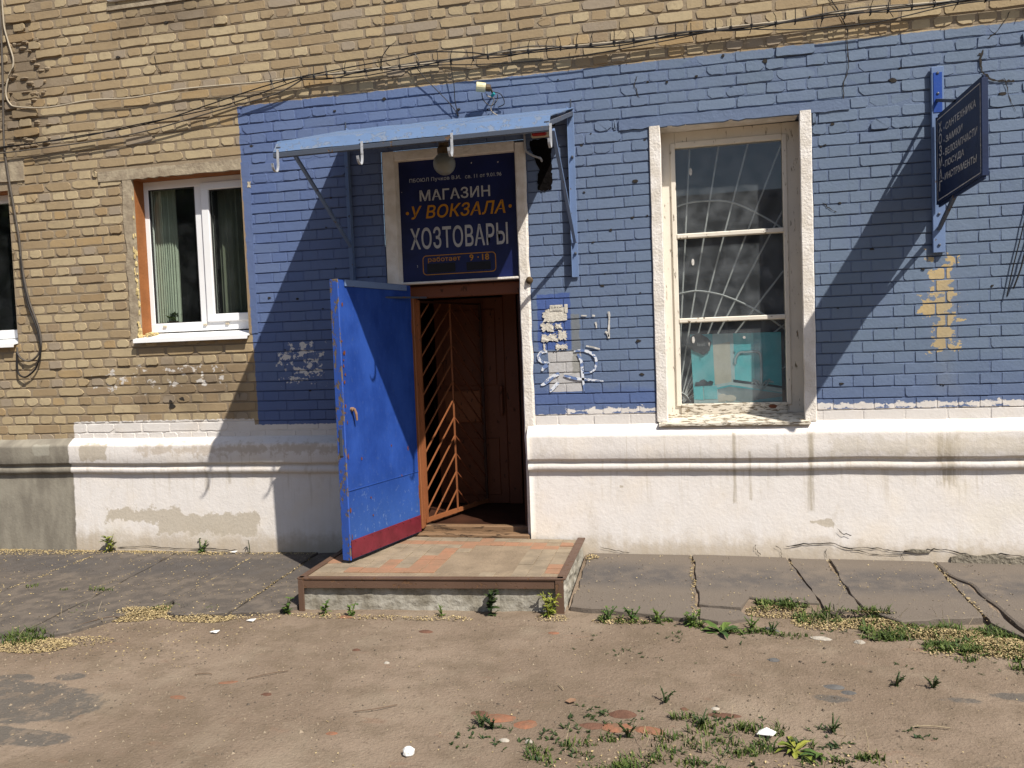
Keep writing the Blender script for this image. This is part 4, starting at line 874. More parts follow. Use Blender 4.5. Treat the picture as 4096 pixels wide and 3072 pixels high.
m = MB()
for x, z, r in ((-1.48, 2.935, .006), (-1.28, 2.925, .006), (-1.93, 2.195, .004), (-1.93, 2.205, .003), (-2.03, 2.76, .004)): m.prism([(x+r*math.cos(q)*rnd(.6, 1.2), ys-.0007, z+r*math.sin(q)*rnd(.6, 1.3)) for q in range(6)], (0, .001, 0))
m.build('paint_chips', 'tx_grey', sg)

# ------------------------------------------------------------------ globe lamp under the canopy
lp = thing('globe_lamp', (-1.50, -.62, 2.70), 'round frosted globe lamp hanging under the canopy before the navy sign', 'lamp')
prof = [(.001, -.074)]+[(.074*math.sin(t*PI/12), -.074*math.cos(t*PI/12)) for t in range(1, 11)]+[(.036, .066)]
MB().lathe(prof, (-1.495, -.62, 2.79), n=20).build('globe', 'globe', lp, smooth=True)
MB().lathe([(.036, .06), (.044, .07), (.044, .10), (.034, .115), (.034, .15), (.012, .16), (.012, .26)], (-1.495, -.62, 2.79), n=16).build('socket', 'brass', lp)
# alarm box, black tarred patch, conduit
al = thing('alarm_box', (-.95, -.02, 3.06), 'small red and white alarm box under the right end of the canopy', 'alarm box')
MB().box(-1.012, -.885, -.05, -.012, 3.055, 3.130, .006).build('base', 'cap', al); MB().box(-1.0, -.897, -.085, -.05, 3.058, 3.108, .008).build('lens', 'red', al)
m = MB(); pts = [(-1.03, 3.04), (-.96, 3.05), (-.868, 3.05), (-.872, 2.95), (-.880, 2.85), (-.876, 2.76), (-.886, 2.69), (-.92, 2.682), (-.978, 2.69), (-.985, 2.75), (-.97, 2.83), (-.99, 2.90), (-1.02, 2.97)]
pp = []
for (a, b), (c, d) in zip(pts, pts[1:]+pts[:1]):
    for k in range(5): t = k/5; pp.append((a+(c-a)*t+rnd(-.006, .006), b+(d-b)*t+rnd(-.006, .006)))
m.prism([(x, -.0085, z) for x, z in pp], (0, .014, 0)); m.build('tarred_patch', 'soot', bld)
tag(MB().tube(smooth_path([(-1.062, -.02, 3.22), (-1.064, -.02, 3.10), (-1.062, -.022, 3.0), (-1.05, -.024, 2.965), (-1.0, -.026, 2.93), (-.955, -.03, 2.91), (-.945, .0, 2.89)], 5), .0085, 7).build('conduit', 'hook', None, smooth=True), 'thin grey bent cable conduit running below the alarm box', 'conduit')
tag(MB().lathe([(.026, 0), (.027, .01), (.020, .018), (.012, .02), (.012, .028), (.004, .03)], (-1.066, -.012, 2.046), (0, -1, 0), 12).build('door_buzzer', 'brass', None), 'round rusty bell push on the white door surround', 'bell push')
# old lamp holder above the canopy
lh = thing('lamp_holder', (-1.36, -.1, 3.36), 'broken yellowed lamp holder sticking out of the blue wall above the canopy', 'lamp holder')
MB().lathe([(.032, 0), (.034, .02), (.034, .065), (.030, .068), (.030, .062), (.01, .06)], (-1.318, -.10, 3.422), (-.93, -.25, .12), 14).build('cup', 'yellowed', lh, smooth=False)
MB().lathe([(.012, -.035), (.026, -.03), (.026, 0), (.02, .002)], (-1.315, -.10, 3.421), (-.93, -.25, .12), 12).build('collar', 'brass', lh)
MB().bar((-1.285, -.10, 3.418), (-1.285, .0, 3.40), .012, .012, .001).build('bracket', 'brass', lh)
for k, (p) in enumerate(([(-1.35, -.09, 3.39), (-1.34, -.08, 3.34), (-1.29, -.07, 3.30), (-1.25, -.05, 3.34), (-1.25, -.02, 3.39)], [(-1.32, -.07, 3.385), (-1.30, -.09, 3.36), (-1.27, -.05, 3.35), (-1.30, -.03, 3.28), (-1.22, -.02, 3.22)], [(-1.28, -.06, 3.40), (-1.22, -.05, 3.38), (-1.20, -.03, 3.32), (-1.25, -.02, 3.30)])):
    MB().tube(smooth_path(p, 6), .0035, 5).build('wire', ('wire', 'cable', 'wire')[k], lh)
MB().lathe([(.008, 0), (.011, .012), (.011, .032), (.006, .036)], (-1.285, -.07, 3.365), (.5, -.3, .3), 8).build('wire_nut', 'cyan', lh)

# ------------------------------------------------------------------ projecting sign on the right
hs = thing('projecting_sign', (1.64, -.4, 2.08), 'dark navy projecting sign with white Cyrillic lettering on a wall bracket', 'sign')
MB().box(1.6225, 1.697, -.034, -.009, 2.08, 3.272, .003).build('mounting_post', 'steelblue', hs)
MB().box(1.634, 1.686, -.0375, -.033, 2.98, 3.235, .001).build('paint_patch', 'leaf', hs)
X0, X1 = 1.640, 1.668
def SP(y, z): return z+.035*(-(y)-.07)/.79*0
m = MB(); zl = lambda t: (2.388+.030*t, 2.936+.003*t)
P = [(-.068, 2.388), (-.858, 2.418), (-.858, 2.940), (-.068, 2.936)]
m.prism([(X0, y, z) for y, z in P], (X1-X0, 0, 0)); m.build('board', 'panel2', hs)
m = MB(); fr = [(-.066, 2.384), (-.862, 2.414), (-.862, 2.944), (-.066, 2.940)]
for (a, b), (c, d) in zip(fr, fr[1:]+fr[:1]): m.bar(((X0+X1)/2, a, b), ((X0+X1)/2, c, d), .034, .012, .002, (1, 0, 0)) if abs(a-c) > .1 else m.bar(((X0+X1)/2, a, b), ((X0+X1)/2, c, d), .012, .034, .002, (1, 0, 0))
m.build('frame', 'panel2', hs)
m = MB(); fr = [(-.086, 2.408), (-.842, 2.436), (-.842, 2.922), (-.086, 2.918)]
for (a, b), (c, d) in zip(fr, fr[1:]+fr[:1]):
    t = Vector((0, c-a, d-b)).normalized(); nn = Vector((0, -t.z, t.y))*.003; xx = Vector((X0-.0009, 0, 0))
    A_, B_ = Vector((0, a, b))+xx, Vector((0, c, d))+xx; m.quad(A_+nn, B_+nn, B_-nn, A_-nn)
m.build('border_line', 'tx_grey', hs)
def os_(y, z, sl=0.0): return lambda u, v: (X0-.0009, y-u, z+v+sl*u)
for k, ch in enumerate('ХОЗМАГ'):
    text(ch, 'tx_grey', hs, .060, .062, os_(-.118, 2.828-k*.0735), bold=.014)
for body, y0_, y1_, z, h in (('САНТЕХНИКА', -.253, -.773, 2.818, .040), ('ЗАМКИ', -.251, -.558, 2.739, .039), ('ВЕЛОЗАПЧАСТИ', -.240, -.797, 2.662, .041), ('ПОСУДА', -.233, -.576, 2.592, .038), ('ИНСТРУМЕНТЫ', -.225, -.783, 2.512, .040)):
    text(body, 'tx_grey', hs, y0_-y1_, h, os_(y0_, z, -.004), bold=.014, shear=.12)
    MB().lathe([(.007, 0), (.007, .0009)], (X0, y0_+.03, z+.018), (-1, 0, 0), 8).build('dot', 'tx_thin', hs)
MB().bar((1.655, -.035, 3.058), (1.655, -.42, 2.945), .014, .02, .001).build('bracket_arm', 'rail', hs)
MB().bar((1.66, -.034, 2.235), (1.655, -.36, 2.392), .022, .022, .001).build('brace', 'rail', hs)
for z in (3.23, 3.10, 2.33, 2.13): MB().lathe([(.009, 0), (.009, .006), (.004, .008)], (1.66, -.035, z), (0, -1, 0), 6).build('bolt', 'rail', hs)

# ------------------------------------------------------------------ cables along the wall
def cable(pts, r, mat, label, n=5, sub=5): return tag(MB().tube(smooth_path(pts, sub), r*1.35, n).build('cable', mat, None, smooth=True), label, 'cable')
yc = -.045
mainp = [(-3.40, yc+.01, 3.66), (-3.10, yc, 3.662), (-2.75, yc, 3.665), (-2.425, yc, 3.66), (-2.09, yc, 3.661), (-1.60, yc, 3.657), (-1.21, yc, 3.677), (-.92, yc, 3.669), (-.62, yc, 3.66), (-.31, yc, 3.654), (.014, yc, 3.655), (.36, yc, 3.667), (.74, yc, 3.665), (1.066, yc, 3.675), (1.43, yc, 3.678), (1.73, yc, 3.67), (2.01, yc, 3.665), (2.6, yc, 3.67), (4.0, yc, 3.66)]
bg_ = link('cable_bundle', None, (0, yc, 3.6)); tag(bg_, 'beige main cable tied with black wire twists along the brick above the blue paint', 'cable')
MB().tube(smooth_path([(-5.385, -.02, 4.62), (-5.385, -.02, 4.45), (-5.38, -.02, 4.34), (-5.345, -.02, 4.20), (-5.315, -.02, 4.06), (-5.375, -.025, 3.93), (-5.40, -.03, 3.81), (-5.37, -.03, 3.73), (-5.30, -.03, 3.693), (-5.0, -.035, 3.658), (-4.59, -.04, 3.675), (-4.26, -.04, 3.657), (-4.04, -.04, 3.664), (-3.77, -.04, 3.678), (-3.4, -.045, 3.670)]+mainp[1:], 4), .0068, 6).build('sheath', 'cable', bg_, smooth=True)
x = -3.0; k = 0
while x < 3.2:
    zc = 3.664+.004*math.sin(x*5)
    m = MB(); a = rnd(-.25, .25)
    m.tube(smooth_path([(x-.004, yc-.012, zc-.03), (x+.004, yc-.014, zc-.008), (x, yc-.012, zc+.01), (x+.012*a, yc-.014, zc+.035), (x+.06*a+rnd(-.012, .012), yc-.02+rnd(-.02, .01), zc+.05+rnd(0, .03))], 2), .0028, 4)
    m.tube([(x-.002, yc+.02, zc-.02), (x, yc-.010, zc-.012)], .004, 4); lump(m, x, yc-.008, zc-.006, .012, .011, .012, k, 5, 3)
    if k % 3 == 0: m.tube([(x, yc-.01, zc-.01), (x+rnd(-.03, .03), yc-.01, zc-.06)], .0025, 4)
    if k == 7: m.tube(smooth_path([(x, yc-.01, zc), (x+.03, yc-.05, zc+.06), (x+.09, yc-.05, zc+.13)], 3), .004, 4)
    m.build('wire_tie', 'wire', bg_); x += rnd(.095, .175); k += 1
cable([(-5.6, -.05, 3.362), (-5.036, -.05, 3.383), (-4.61, -.05, 3.405), (-4.33, -.05, 3.415), (-3.92, -.05, 3.46), (-3.52, -.05, 3.537), (-2.97, -.05, 3.64), (-2.41, -.05, 3.690), (-2.0, -.05, 3.712), (-1.76, -.05, 3.735), (-1.45, -.05, 3.70), (-1.2, -.055, 3.652), (-.8, -.055, 3.645), (-.3, -.055, 3.640), (.3, -.055, 3.648), (.9, -.055, 3.652), (1.5, -.055, 3.662), (2.2, -.055, 3.665), (4, -.05, 3.66)], .0036, 'wire', 'thin black wire rising from the left edge and running on above the bundle')
cable([(-5.6, -.055, 3.375), (-4.75, -.055, 3.385), (-4.19, -.055, 3.438), (-3.85, -.055, 3.465), (-3.39, -.055, 3.515), (-2.95, -.055, 3.605), (-2.75, -.05, 3.652)], .0034, 'wire', 'middle black wire slanting up to the first twist of the bundle')
cable([(-5.6, -.045, 3.325), (-4.61, -.045, 3.347), (-4.06, -.045, 3.39), (-3.52, -.045, 3.475), (-2.98, -.045, 3.56), (-2.74, -.045, 3.65)], .0042, 'rope', 'lowest grey brown wire slanting across the bare brick at left')
cable([(-2.75, -.06, 3.652), (-2.3, -.055, 3.615), (-1.8, -.055, 3.64), (-1.3, -.055, 3.60), (-.7, -.05, 3.585), (-.1, -.05, 3.62), (.35, -.05, 3.650), (.8, -.05, 3.60), (1.3, -.05, 3.59), (1.8, -.05, 3.645), (2.4, -.05, 3.63), (4, -.05, 3.64)], .003, 'wire', 'loose black wire sagging just below the tied cable bundle')
cable([(-2.74, -.06, 3.64), (-2.5, -.05, 3.625), (-2.2, -.06, 3.655), (-1.9, -.05, 3.63), (-1.6, -.06, 3.66), (-1.2, -.05, 3.64), (-.85, -.06, 3.66), (-.4, -.05, 3.625), (.1, -.06, 3.66), (.5, -.05, 3.635), (1.0, -.06, 3.67), (1.5, -.05, 3.64), (2.0, -.06, 3.67), (2.6, -.05, 3.64)], .0034, 'wire', 'wavy black wire twisting round the tied cable bundle')
cable([(-2.7, -.045, 3.675), (-2.3, -.05, 3.645), (-1.85, -.045, 3.672), (-1.4, -.05, 3.665), (-1.0, -.045, 3.695), (-.6, -.05, 3.645), (0, -.045, 3.672), (.55, -.05, 3.65), (1.2, -.045, 3.695), (1.8, -.05, 3.655), (2.6, -.05, 3.69)], .004, 'rope', 'grey brown wire woven through the tied cable bundle')
cable([(-1.857, -.05, 3.655), (-1.77, -.04, 3.54), (-1.60, -.03, 3.35), (-1.551, -.01, 3.265)], .0024, 'wire', 'thin slanting wire from the bundle down behind the canopy')
cable([(-1.586, -.05, 3.655), (-1.567, -.04, 3.49), (-1.566, -.03, 3.37), (-1.55, -.01, 3.27)], .0024, 'wire', 'thin upright wire from the bundle down behind the canopy')
cable([(-5.40, -.03, 4.62), (-5.413, -.03, 4.083), (-5.448, -.03, 3.473), (-5.439, -.03, 3.226), (-5.40, -.03, 2.90), (-5.373, -.03, 2.68), (-5.361, -.03, 2.54), (-5.36, -.03, 2.42), (-5.336, -.03, 2.24), (-5.305, -.03, 2.086), (-5.254, -.03, 1.94), (-5.227, -.03, 1.844), (-5.221, -.03, 1.736), (-5.264, -.03, 1.645), (-5.345, -.03, 1.60), (-5.414, -.03, 1.617), (-5.453, -.03, 1.661), (-5.459, -.03, 1.72)], .0062, 'rope', 'dark cable hanging down the bare brick and ending in the upper loop')
cable([(-5.365, -.036, 2.50), (-5.348, -.036, 2.266), (-5.318, -.036, 2.074), (-5.263, -.036, 1.917), (-5.236, -.036, 1.82), (-5.226, -.036, 1.677), (-5.278, -.036, 1.547), (-5.354, -.036, 1.483), (-5.411, -.036, 1.467), (-5.458, -.036, 1.504), (-5.465, -.036, 1.589), (-5.459, -.036, 1.68)], .0058, 'wire', 'second dark cable ending in the larger lower loop beside the left window')
cable([(2.24, -.02, 2.5), (2.19, -.02, 2.36), (2.162, -.02, 2.239), (2.137, -.02, 2.128), (2.096, -.02, 1.957), (2.06, -.02, 1.777)], .003, 'wire', 'longer thin wire dangling on the blue wall right of the projecting sign')
cable([(2.23, -.025, 2.3), (2.19, -.025, 2.13), (2.161, -.025, 2.04), (2.136, -.025, 1.938), (2.096, -.025, 1.823)], .004, 'wire', 'shorter thicker wire dangling on the blue wall right of the projecting sign')

# ------------------------------------------------------------------ doorstep
st = thing('door_step', (-1.57, -.6, 0), 'low concrete doorstep edged with rusty angle iron and laid with tiles', 'step')
fl, fr_, bl, br = Vector((-2.385, -1.165, 0)), Vector((-.745, -1.045, 0)), Vector((-2.40, -.05, 0)), Vector((-.745, -.06, 0))
ZT = .170
def SPt(u, v, z): return bl*(1-u)*(1-v)+br*u*(1-v)+fl*(1-u)*v+fr_*u*v+Vector((0, 0, z))
m = MB(); nu, nv, nh = 60, 20, 7
i0 = m.add([SPt(i/nu, j/nv, ZT-.012+.003*nz(i*.4, j*.4)) for j in range(nv+1) for i in range(nu+1)])
for j in range(nv):
    for i in range(nu): a = i0+j*(nu+1)+i; m.face(a, a+nu+1, a+nu+2, a+1)
fd = Vector((0.073, -.997, 0))
i1 = m.add([SPt(i/nu, 1, 0)*(1)+Vector((0, 0, -.08+(ZT-.012+.08)*q/nh))+fd*(.006*nz(i*.35, q*.8, 4)+.004*nz(i*1.1, q*1.5, 9)-.010) for q in range(nh+1) for i in range(nu+1)])
for q in range(nh):
    for i in range(nu): a = i1+q*(nu+1)+i; m.face(a, a+1, a+nu+2, a+nu+1)
for u, sg_ in ((1, 1), (0, -1)):
    i2 = m.add([SPt(u, j/nv, 0)+Vector((sg_*(.016*nz(j*.7, q*.9, 3+u)+.012*(1-q/nh)), 0, -.08+(ZT-.012+.08)*q/nh)) for q in range(nh+1) for j in range(nv+1)])
    for q in range(nh):
        for j in range(nv): a = i2+q*(nv+1)+j; m.face(a, a+nv+1, a+nv+2, a+1) if u else m.face(a, a+1, a+nv+2, a+nv+1)
m.build('concrete_block', 'conc', st)
E_ = .012
MB().bar(fl+Vector((-.012, -.006, ZT-.002)), fr_+Vector((.012, -.006, ZT-.002)), .042, .012, .002).build('edge_angle', 'steel', st)
MB().bar(fl+Vector((-.012, -.018, ZT-.034)), fr_+Vector((-.04, -.018, ZT-.034)), .007, .056, .001).build('edge_angle', 'steel', st)
MB().bar(fr_+Vector((.0, -.02, ZT-.002)), br+Vector((.0, .0, ZT-.002)), .055, .012, .002).build('edge_angle', 'steel', st)
MB().bar(fl+Vector((.0, -.02, ZT-.002)), bl+Vector((.0, .0, ZT-.002)), .04, .012, .002).build('edge_angle', 'steel', st)
MB().box(fr_.x-.036, fr_.x+.014, fr_.y-.028, fr_.y-.016, -.07, ZT-.010, .001).build('corner_post', 'steel', st); MB().box(fl.x-.012, fl.x+.024, fl.y-.028, fl.y-.016, -.07, ZT-.010, .001).build('corner_post', 'steel', st)
# floor tiles: rows along the wall; the orange ones where the photograph shows them, worn screed between
orange = set()
TW = .1; NU, NV = 16, 10
def tile(u0, u1, v0, v1, mat, seed):
    r = random.Random(seed); g_ = .0022; z = ZT-.007+r.uniform(-.003, .003)
    P = [SPt(u, v, 0) for u, v in ((u0, v0), (u1, v0), (u1, v1), (u0, v1))]; cc = sum(P, Vector())/4
    if r.random() < .18: P[r.randrange(4)] += (cc-P[r.randrange(4)])*r.uniform(.05, .25)
    tp = [p+(cc-p).normalized()*.0055+Vector((0, 0, z+.004)) for p in P]; ed = [p+(cc-p).normalized()*.0032+Vector((0, 0, z+.002)) for p in P]; lo = [p+(cc-p).normalized()*.003+Vector((0, 0, z-.02)) for p in P]
    m = MB(); a = m.add(tp); b = m.add(ed); c = m.add(lo); m.face(a, a+3, a+2, a+1)
    for k in range(4): q = (k+1) % 4; m.face(a+k, a+q, b+q, b+k); m.face(b+k, b+q, c+q, c+k)
    return m.build('tile', mat, st)
for j in range(NV):
    for i in range(NU):
        u0, u1, v0, v1 = .012+.972*i/NU, .012+.972*(i+1)/NU, .03+.945*j/NV, .03+.945*(j+1)/NV
        o_ = (j == 1 and 3 <= i <= 15) or (j == 8 and 2 <= i <= 7) or (j == 7 and 4 <= i <= 7 and i != 5) or (i == 7 and 3 <= j <= 8) or (i == 6 and 5 <= j <= 8) or (j == 0 and i in (9,)) or (j == 2 and i in (8, 13, 14)) or (i == 15 and j in (7, 8)) or (i == 0 and j in (5, 6))or (i == 4 and j == 6)
        sc = (8 <= i <= 14 and 2 <= j <= 9 and not o_ and nz(i*.45, j*.5, 3) > -.42)
        if sc and not (i >= 13): continue
        if j == 9 and i < 9: continue
        if (i, j) in ((15, 2), (14, 1), (15, 9)): continue
        tile(u0, u1, v0, v1, 'tileo' if o_ else 'tileg', i*31+j)
m = MB(); m.add([SPt(.01+.98*i/40, .02+.97*j/24, ZT-.0085+.0028*nz(i*.3, j*.3, 7)) for j in range(25) for i in range(41)])
for j in range(24):
    for i in range(40): a = j*41+i; m.face(a, a+41, a+42, a+1)
m.build('screed', 'screed', st, smooth=True)

# ------------------------------------------------------------------ poster and pots in the windows
po = thing('poster', (.38, .24, 1.1), 'turquoise kitchen tap poster standing behind the old wooden window', 'poster')
def mk(name, c, var=.12, c2=None): MT[name] = simple(name, c, .5, var, 7, c2=c2)
mk('poster_teal', (.13, .58, .63), c2=(.18, .66, .69)); mk('poster_dteal', (.10, .48, .54)); mk('poster_sky', (.18, .58, .62)); mk('poster_sand', (.66, .62, .52)); mk('poster_white', (.52, .66, .66)); mk('poster_dark', (.02, .04, .05)); mk('poster_grey', (.26, .33, .34)); mk('poster_chrome', (.40, .50, .52), .5); mk('tag_grey', (.05, .05, .05)); mk('tag_txt', (.40, .40, .40))
yp = .262
def PP(u, v): return (.062+.636*u+.018*(1-v)*(1-u)*1.0, v*.507-.006*u+1.103)
def flat(name, pts, mat, lvl, par=po):
    m = MB(); m.prism([(PP(u, v)[0], yp-.0008*lvl, PP(u, v)[1]) for u, v in pts], (0, .0006, 0)); return m.build(name, mat, par)
MB().prism([(PP(u, v)[0], yp+.001, PP(u, v)[1]) for u, v in ((0, 0), (1, 0), (1, 1), (0, 1))], (0, .004, 0)).build('sheet', 'poster_teal', po)
flat('wall_area', [(0, .28), (.25, .28), (.25, 1), (0, 1)], 'poster_sky', 1); flat('window_area', [(.25, .27), (.44, .27), (.44, .88), (.25, .84)], 'poster_sand', 1); flat('window_area', [(.25, .84), (.44, .88), (.44, 1), (.25, 1)], 'poster_white', 1)
flat('wall_area', [(.70, .30), (1, .25), (1, 1), (.70, 1)], 'poster_dteal', 1); flat('wall_area', [(.44, .30), (.48, .30), (.48, 1), (.44, 1)], 'poster_white', 1)
flat('worktop', [(0, .0), (1, 0), (1, .20), (.46, .31), (.28, .27), (0, .2)], 'poster_white', 2); flat('worktop_edge', [(.46, .34), (1, .235), (1, .205), (.46, .30)], 'poster_dark', 3)
flat('sink', [(.28, .21), (.42, .245), (1, .13), (1, .0), (.6, .0), (.44, .05), (.28, .16)], 'poster_grey', 3); flat('sink', [(.6, .0), (1, .0), (1, .085), (.75, .05)], 'poster_dteal', 4); flat('sink_rim', [(.27, .225), (.42, .262), (1, .145), (1, .125), (.42, .24), (.27, .20)], 'poster_dteal', 4)
flat('jar', [(.0, .06), (.11, .05), (.11, .25), (.0, .24)], 'poster_teal', 5); flat('jar', [(.12, .06), (.27, .06), (.27, .25), (.12, .25)], 'poster_sky', 5); flat('egg', [(.42+.065*math.cos(t*PI/6), .07+.05*math.sin(t*PI/6)) for t in range(12)], 'poster_sand', 5); flat('plate', [(.28, .02), (.36, .02), (.40, .10), (.34, .14), (.28, .12)], 'poster_sand', 4)
flat('plant', [(.02, .25), (.22, .26), (.235, .31), (.20, .33), (.17, .31), (.13, .35), (.09, .34), (.07, .31), (.03, .31)], 'poster_dark', 6)
def ribbon(pts, w, mat, lvl, name='tap'):
    m = MB(); P = smooth_path([(u*.636, 0, v*.507) for u, v in pts], 5)
    for a, b in zip(P, P[1:]):
        t = (b-a).normalized(); nn = Vector((-t.z, 0, t.x))*w; A_ = Vector((PP(0, 0)[0], yp-.0008*lvl, PP(0, 0)[1])); m.quad(A_+a+nn, A_+b+nn+t*.001, A_+b-nn+t*.001, A_+a-nn)
    return m.build(name, mat, po)
for w_, mt, lv in ((.013, 'poster_dteal', 6), (.009, 'poster_chrome', 7), (.0035, 'poster_white', 8)): ribbon([(.465, .55), (.475, .64), (.52, .715), (.60, .72), (.68, .725), (.735, .70), (.75, .62), (.752, .45), (.752, .26)], w_, mt, lv)
for pts in ([(.64, .27), (.70, .31), (.75, .24), (.80, .30), (.88, .28)], [(.66, .33), (.70, .25), (.74, .19)], [(.84, .33), (.80, .24), (.74, .17)]): ribbon(pts, .007, 'poster_chrome', 7); ribbon(pts, .002, 'poster_white', 8)
m = MB(); m.prism([(PP(u, v)[0], yp-.012, PP(u, v)[1]) for u, v in ((-.06, .85), (.02, .98), (.10, 1.02), (.19, .95), (.235, .88), (.21, .76), (.14, .70), (.03, .76))], (0, .003, 0)); m.build('tag_card', 'tag_grey', po)
text('laut', 'tag_txt', po, .055, .028, lambda u, v: (PP(.075, .83)[0]+u, yp-.0128, PP(.075, .83)[1]+v), bold=.0)
for x, z, w_, h in ((.096, 2.775, .012, .028), (.096, 2.13, .011, .025), (.085, 1.57, .011, .026), (.44, 1.575, .010, .010), (.195, 1.535, .003, .016)): MB().prism([(x+w_*math.cos(q*PI/4), .203, z+h*math.sin(q*PI/4)) for q in range(8)], (0, .002, 0)).build('putty_dab', 'tx_grey', w2)
m = MB(); m.prism([(.592, .1705, 1.078), (.60, .1705, 1.09), (.635, .1705, 1.092), (.655, .1705, 1.083), (.64, .1705, 1.065), (.61, .1705, 1.066)], (0, .003, 0)); m.build('bare_patch', 'brownred', w2)

m = MB(); NZ = 44
P = []
for k in range(NZ+1): x = -4.30+.20*k/NZ; P.append((x, .27+.022*math.sin(k*1.35)+.01*nz(k*.5, 1)))
for (a, b), (c, d) in zip(P, P[1:]):
    for q in range(6): z0_, z1_ = 1.85+.2*q, 2.05+.2*q; f = lambda z: 0 if z > 2.2 else -(2.2-z)*.05; m.quad((a+f(z0_)*(a+4.3), b, z0_), (c+f(z0_)*(c+4.3), d, z0_), (c+f(z1_)*(c+4.3), d, z1_), (a+f(z1_)*(a+4.3), b, z1_))
tag(m.build('curtain', 'curtain', None, smooth=True), 'pale green folded curtain inside the white plastic window beside the blue paint', 'curtain')
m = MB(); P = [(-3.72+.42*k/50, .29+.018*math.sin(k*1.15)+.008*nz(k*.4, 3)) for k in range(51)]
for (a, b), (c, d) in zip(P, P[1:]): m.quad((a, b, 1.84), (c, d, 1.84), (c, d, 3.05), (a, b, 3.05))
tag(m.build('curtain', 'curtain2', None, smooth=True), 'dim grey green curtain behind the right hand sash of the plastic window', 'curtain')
def leafs(m, c, n, L, W, up_, seed, droop=.4, curl=1):
    r = random.Random(seed)
    for k in range(n):
        a = r.uniform(0, 2*PI); l = L*r.uniform(.5, 1.1); w = W*r.uniform(.6, 1.2); e = r.uniform(*up_)
        d = Vector((math.cos(a)*math.cos(e), math.sin(a)*math.cos(e), math.sin(e))); s_ = Vector((-math.sin(a), math.cos(a), 0)); u_ = s_.cross(d)
        if u_.z < 0: u_ = -u_
        c_ = Vector(c)+Vector((r.uniform(-1, 1)*L*.12, r.uniform(-1, 1)*L*.12, 0)); m.cur = r.random()
        p = [c_, c_+d*l*.4+s_*w*.5, c_+d*l*.4-s_*w*.5, c_+d*l*.75+s_*w*.36-u_*l*.08*droop, c_+d*l*.75-s_*w*.36-u_*l*.08*droop, c_+d*l-u_*l*.3*droop]
        q = c_+d*l*.4-u_*w*.12; q2 = c_+d*l*.75-u_*l*.08*droop-u_*w*.1
        i = m.add(p+[q, q2]); m.face(i, i+6, i+1); m.face(i, i+2, i+6); m.face(i+1, i+6, i+7, i+3); m.face(i+6, i+2, i+4, i+7); m.face(i+3, i+7, i+5); m.face(i+7, i+4, i+5)
pt = thing('pot_plant', (-4.17, .27, 1.85), 'small green pot plant on the sill inside the curtained window', 'pot plant')
MB().lathe([(.03, 0), (.042, .05), (.045, .055)], (-4.17, .27, 1.835), n=12).build('pot', 'brass', pt)
m = MB(); leafs(m, (-4.17, .27, 1.89), 26, .085, .045, (.1, 1.2), 5); leafs(m, (-4.15, .27, 1.93), 12, .06, .04, (.3, 1.3), 6); m.build('leaves', 'weed', pt)
for k, (x, l) in enumerate(((-5.60, 'plain white flower pot on the sill of the far left window'),)):
    t_ = thing('flower_pot', (x, .27, 1.85), l, 'flower pot'); MB().lathe([(.035, 0), (.048, .07), (.054, .075), (.054, .095), (.046, .095), (.04, .08)], (x, .27, 1.85), n=14).build('pot', 'pot', t_)
    m = MB(); leafs(m, (x, .27, 1.94), 18, .10, .03, (.3, 1.4), 9); m.build('leaves', 'weedd', t_)

# ------------------------------------------------------------------ torn notices and sprayed marks
def scrap(x0, x1, z0, z1, seed, y=-.0095, bites=.028):
    r = random.Random(seed); n = 9; pts = []
    for (a, b), (c, d) in zip(((x0, z0), (x1, z0), (x1, z1), (x0, z1)), ((x1, z0), (x1, z1), (x0, z1), (x0, z0))):
        for k in range(n):
            t = k/n; px, pz_ = a+(c-a)*t, b+(d-b)*t; f = abs(r.gauss(0, bites)); cx, cz = (x0+x1)/2, (z0+z1)/2; v = Vector((cx-px, cz-pz_)); v = v.normalized()*min(f, v.length*.6); pts.append((px+v.x, y+r.uniform(-.0015, .0015), pz_+v.y))
    m = MB(); m.prism(pts, (0, .0012, 0)); return m
a_ = thing('torn_notice', (-.89, -.01, 1.74), 'topmost torn paper notice with a printed heading beside the door', 'paper notice')
scrap(-.985, -.80, 1.735, 1.845, 3, bites=.014).build('sheet', 'paper', a_); MB().box(-.925, -.832, -.0115, -.0105, 1.815, 1.86).build('heading_strip', 'paper', a_); MB().box(-.818, -.795, -.0115, -.0105, 1.80, 1.862).build('heading_strip', 'paper', a_)
text('П·Я·К·И', 'black', a_, .075, .014, lambda u, v: (-.915+u, -.0119, 1.834+v), bold=.01); text('в квартиру дети', 'black', a_, .06, .006, lambda u, v: (-.905+u, -.0119, 1.818+v))
tag(scrap(-1.0, -.90, 1.665, 1.735, 5, bites=.010).build('paper_scrap', 'paper'), 'crumpled left scrap of paper just under the printed notice', 'paper scrap')
tag(scrap(-.90, -.835, 1.68, 1.735, 8, bites=.014).build('paper_scrap', 'paper'), 'small right scrap of paper just under the printed notice', 'paper scrap')
tag(scrap(-1.0, -.87, 1.59, 1.655, 11, bites=.012).build('paper_scrap', 'paper'), 'ragged wide left scrap in the third row of torn papers', 'paper scrap')
tag(scrap(-.875, -.80, 1.60, 1.68, 14, bites=.013).build('paper_scrap', 'paper'), 'narrow right scrap in the third row of torn papers', 'paper scrap')
tag(scrap(-.90, -.80, 1.53, 1.585, 17, bites=.013).build('paper_scrap', 'paper'), 'lowest torn paper scrap just above the sprayed white mark', 'paper scrap')
tag(scrap(-.985, -.965, 1.525, 1.585, 19, bites=.006).build('paper_scrap', 'paper'), 'thin upright paper sliver at the left above the sprayed mark', 'paper scrap')
gf = thing('graffiti', (-.8, -.009, 1.2), 'white sprayed scrawl with a round loop right of the door', 'graffiti')
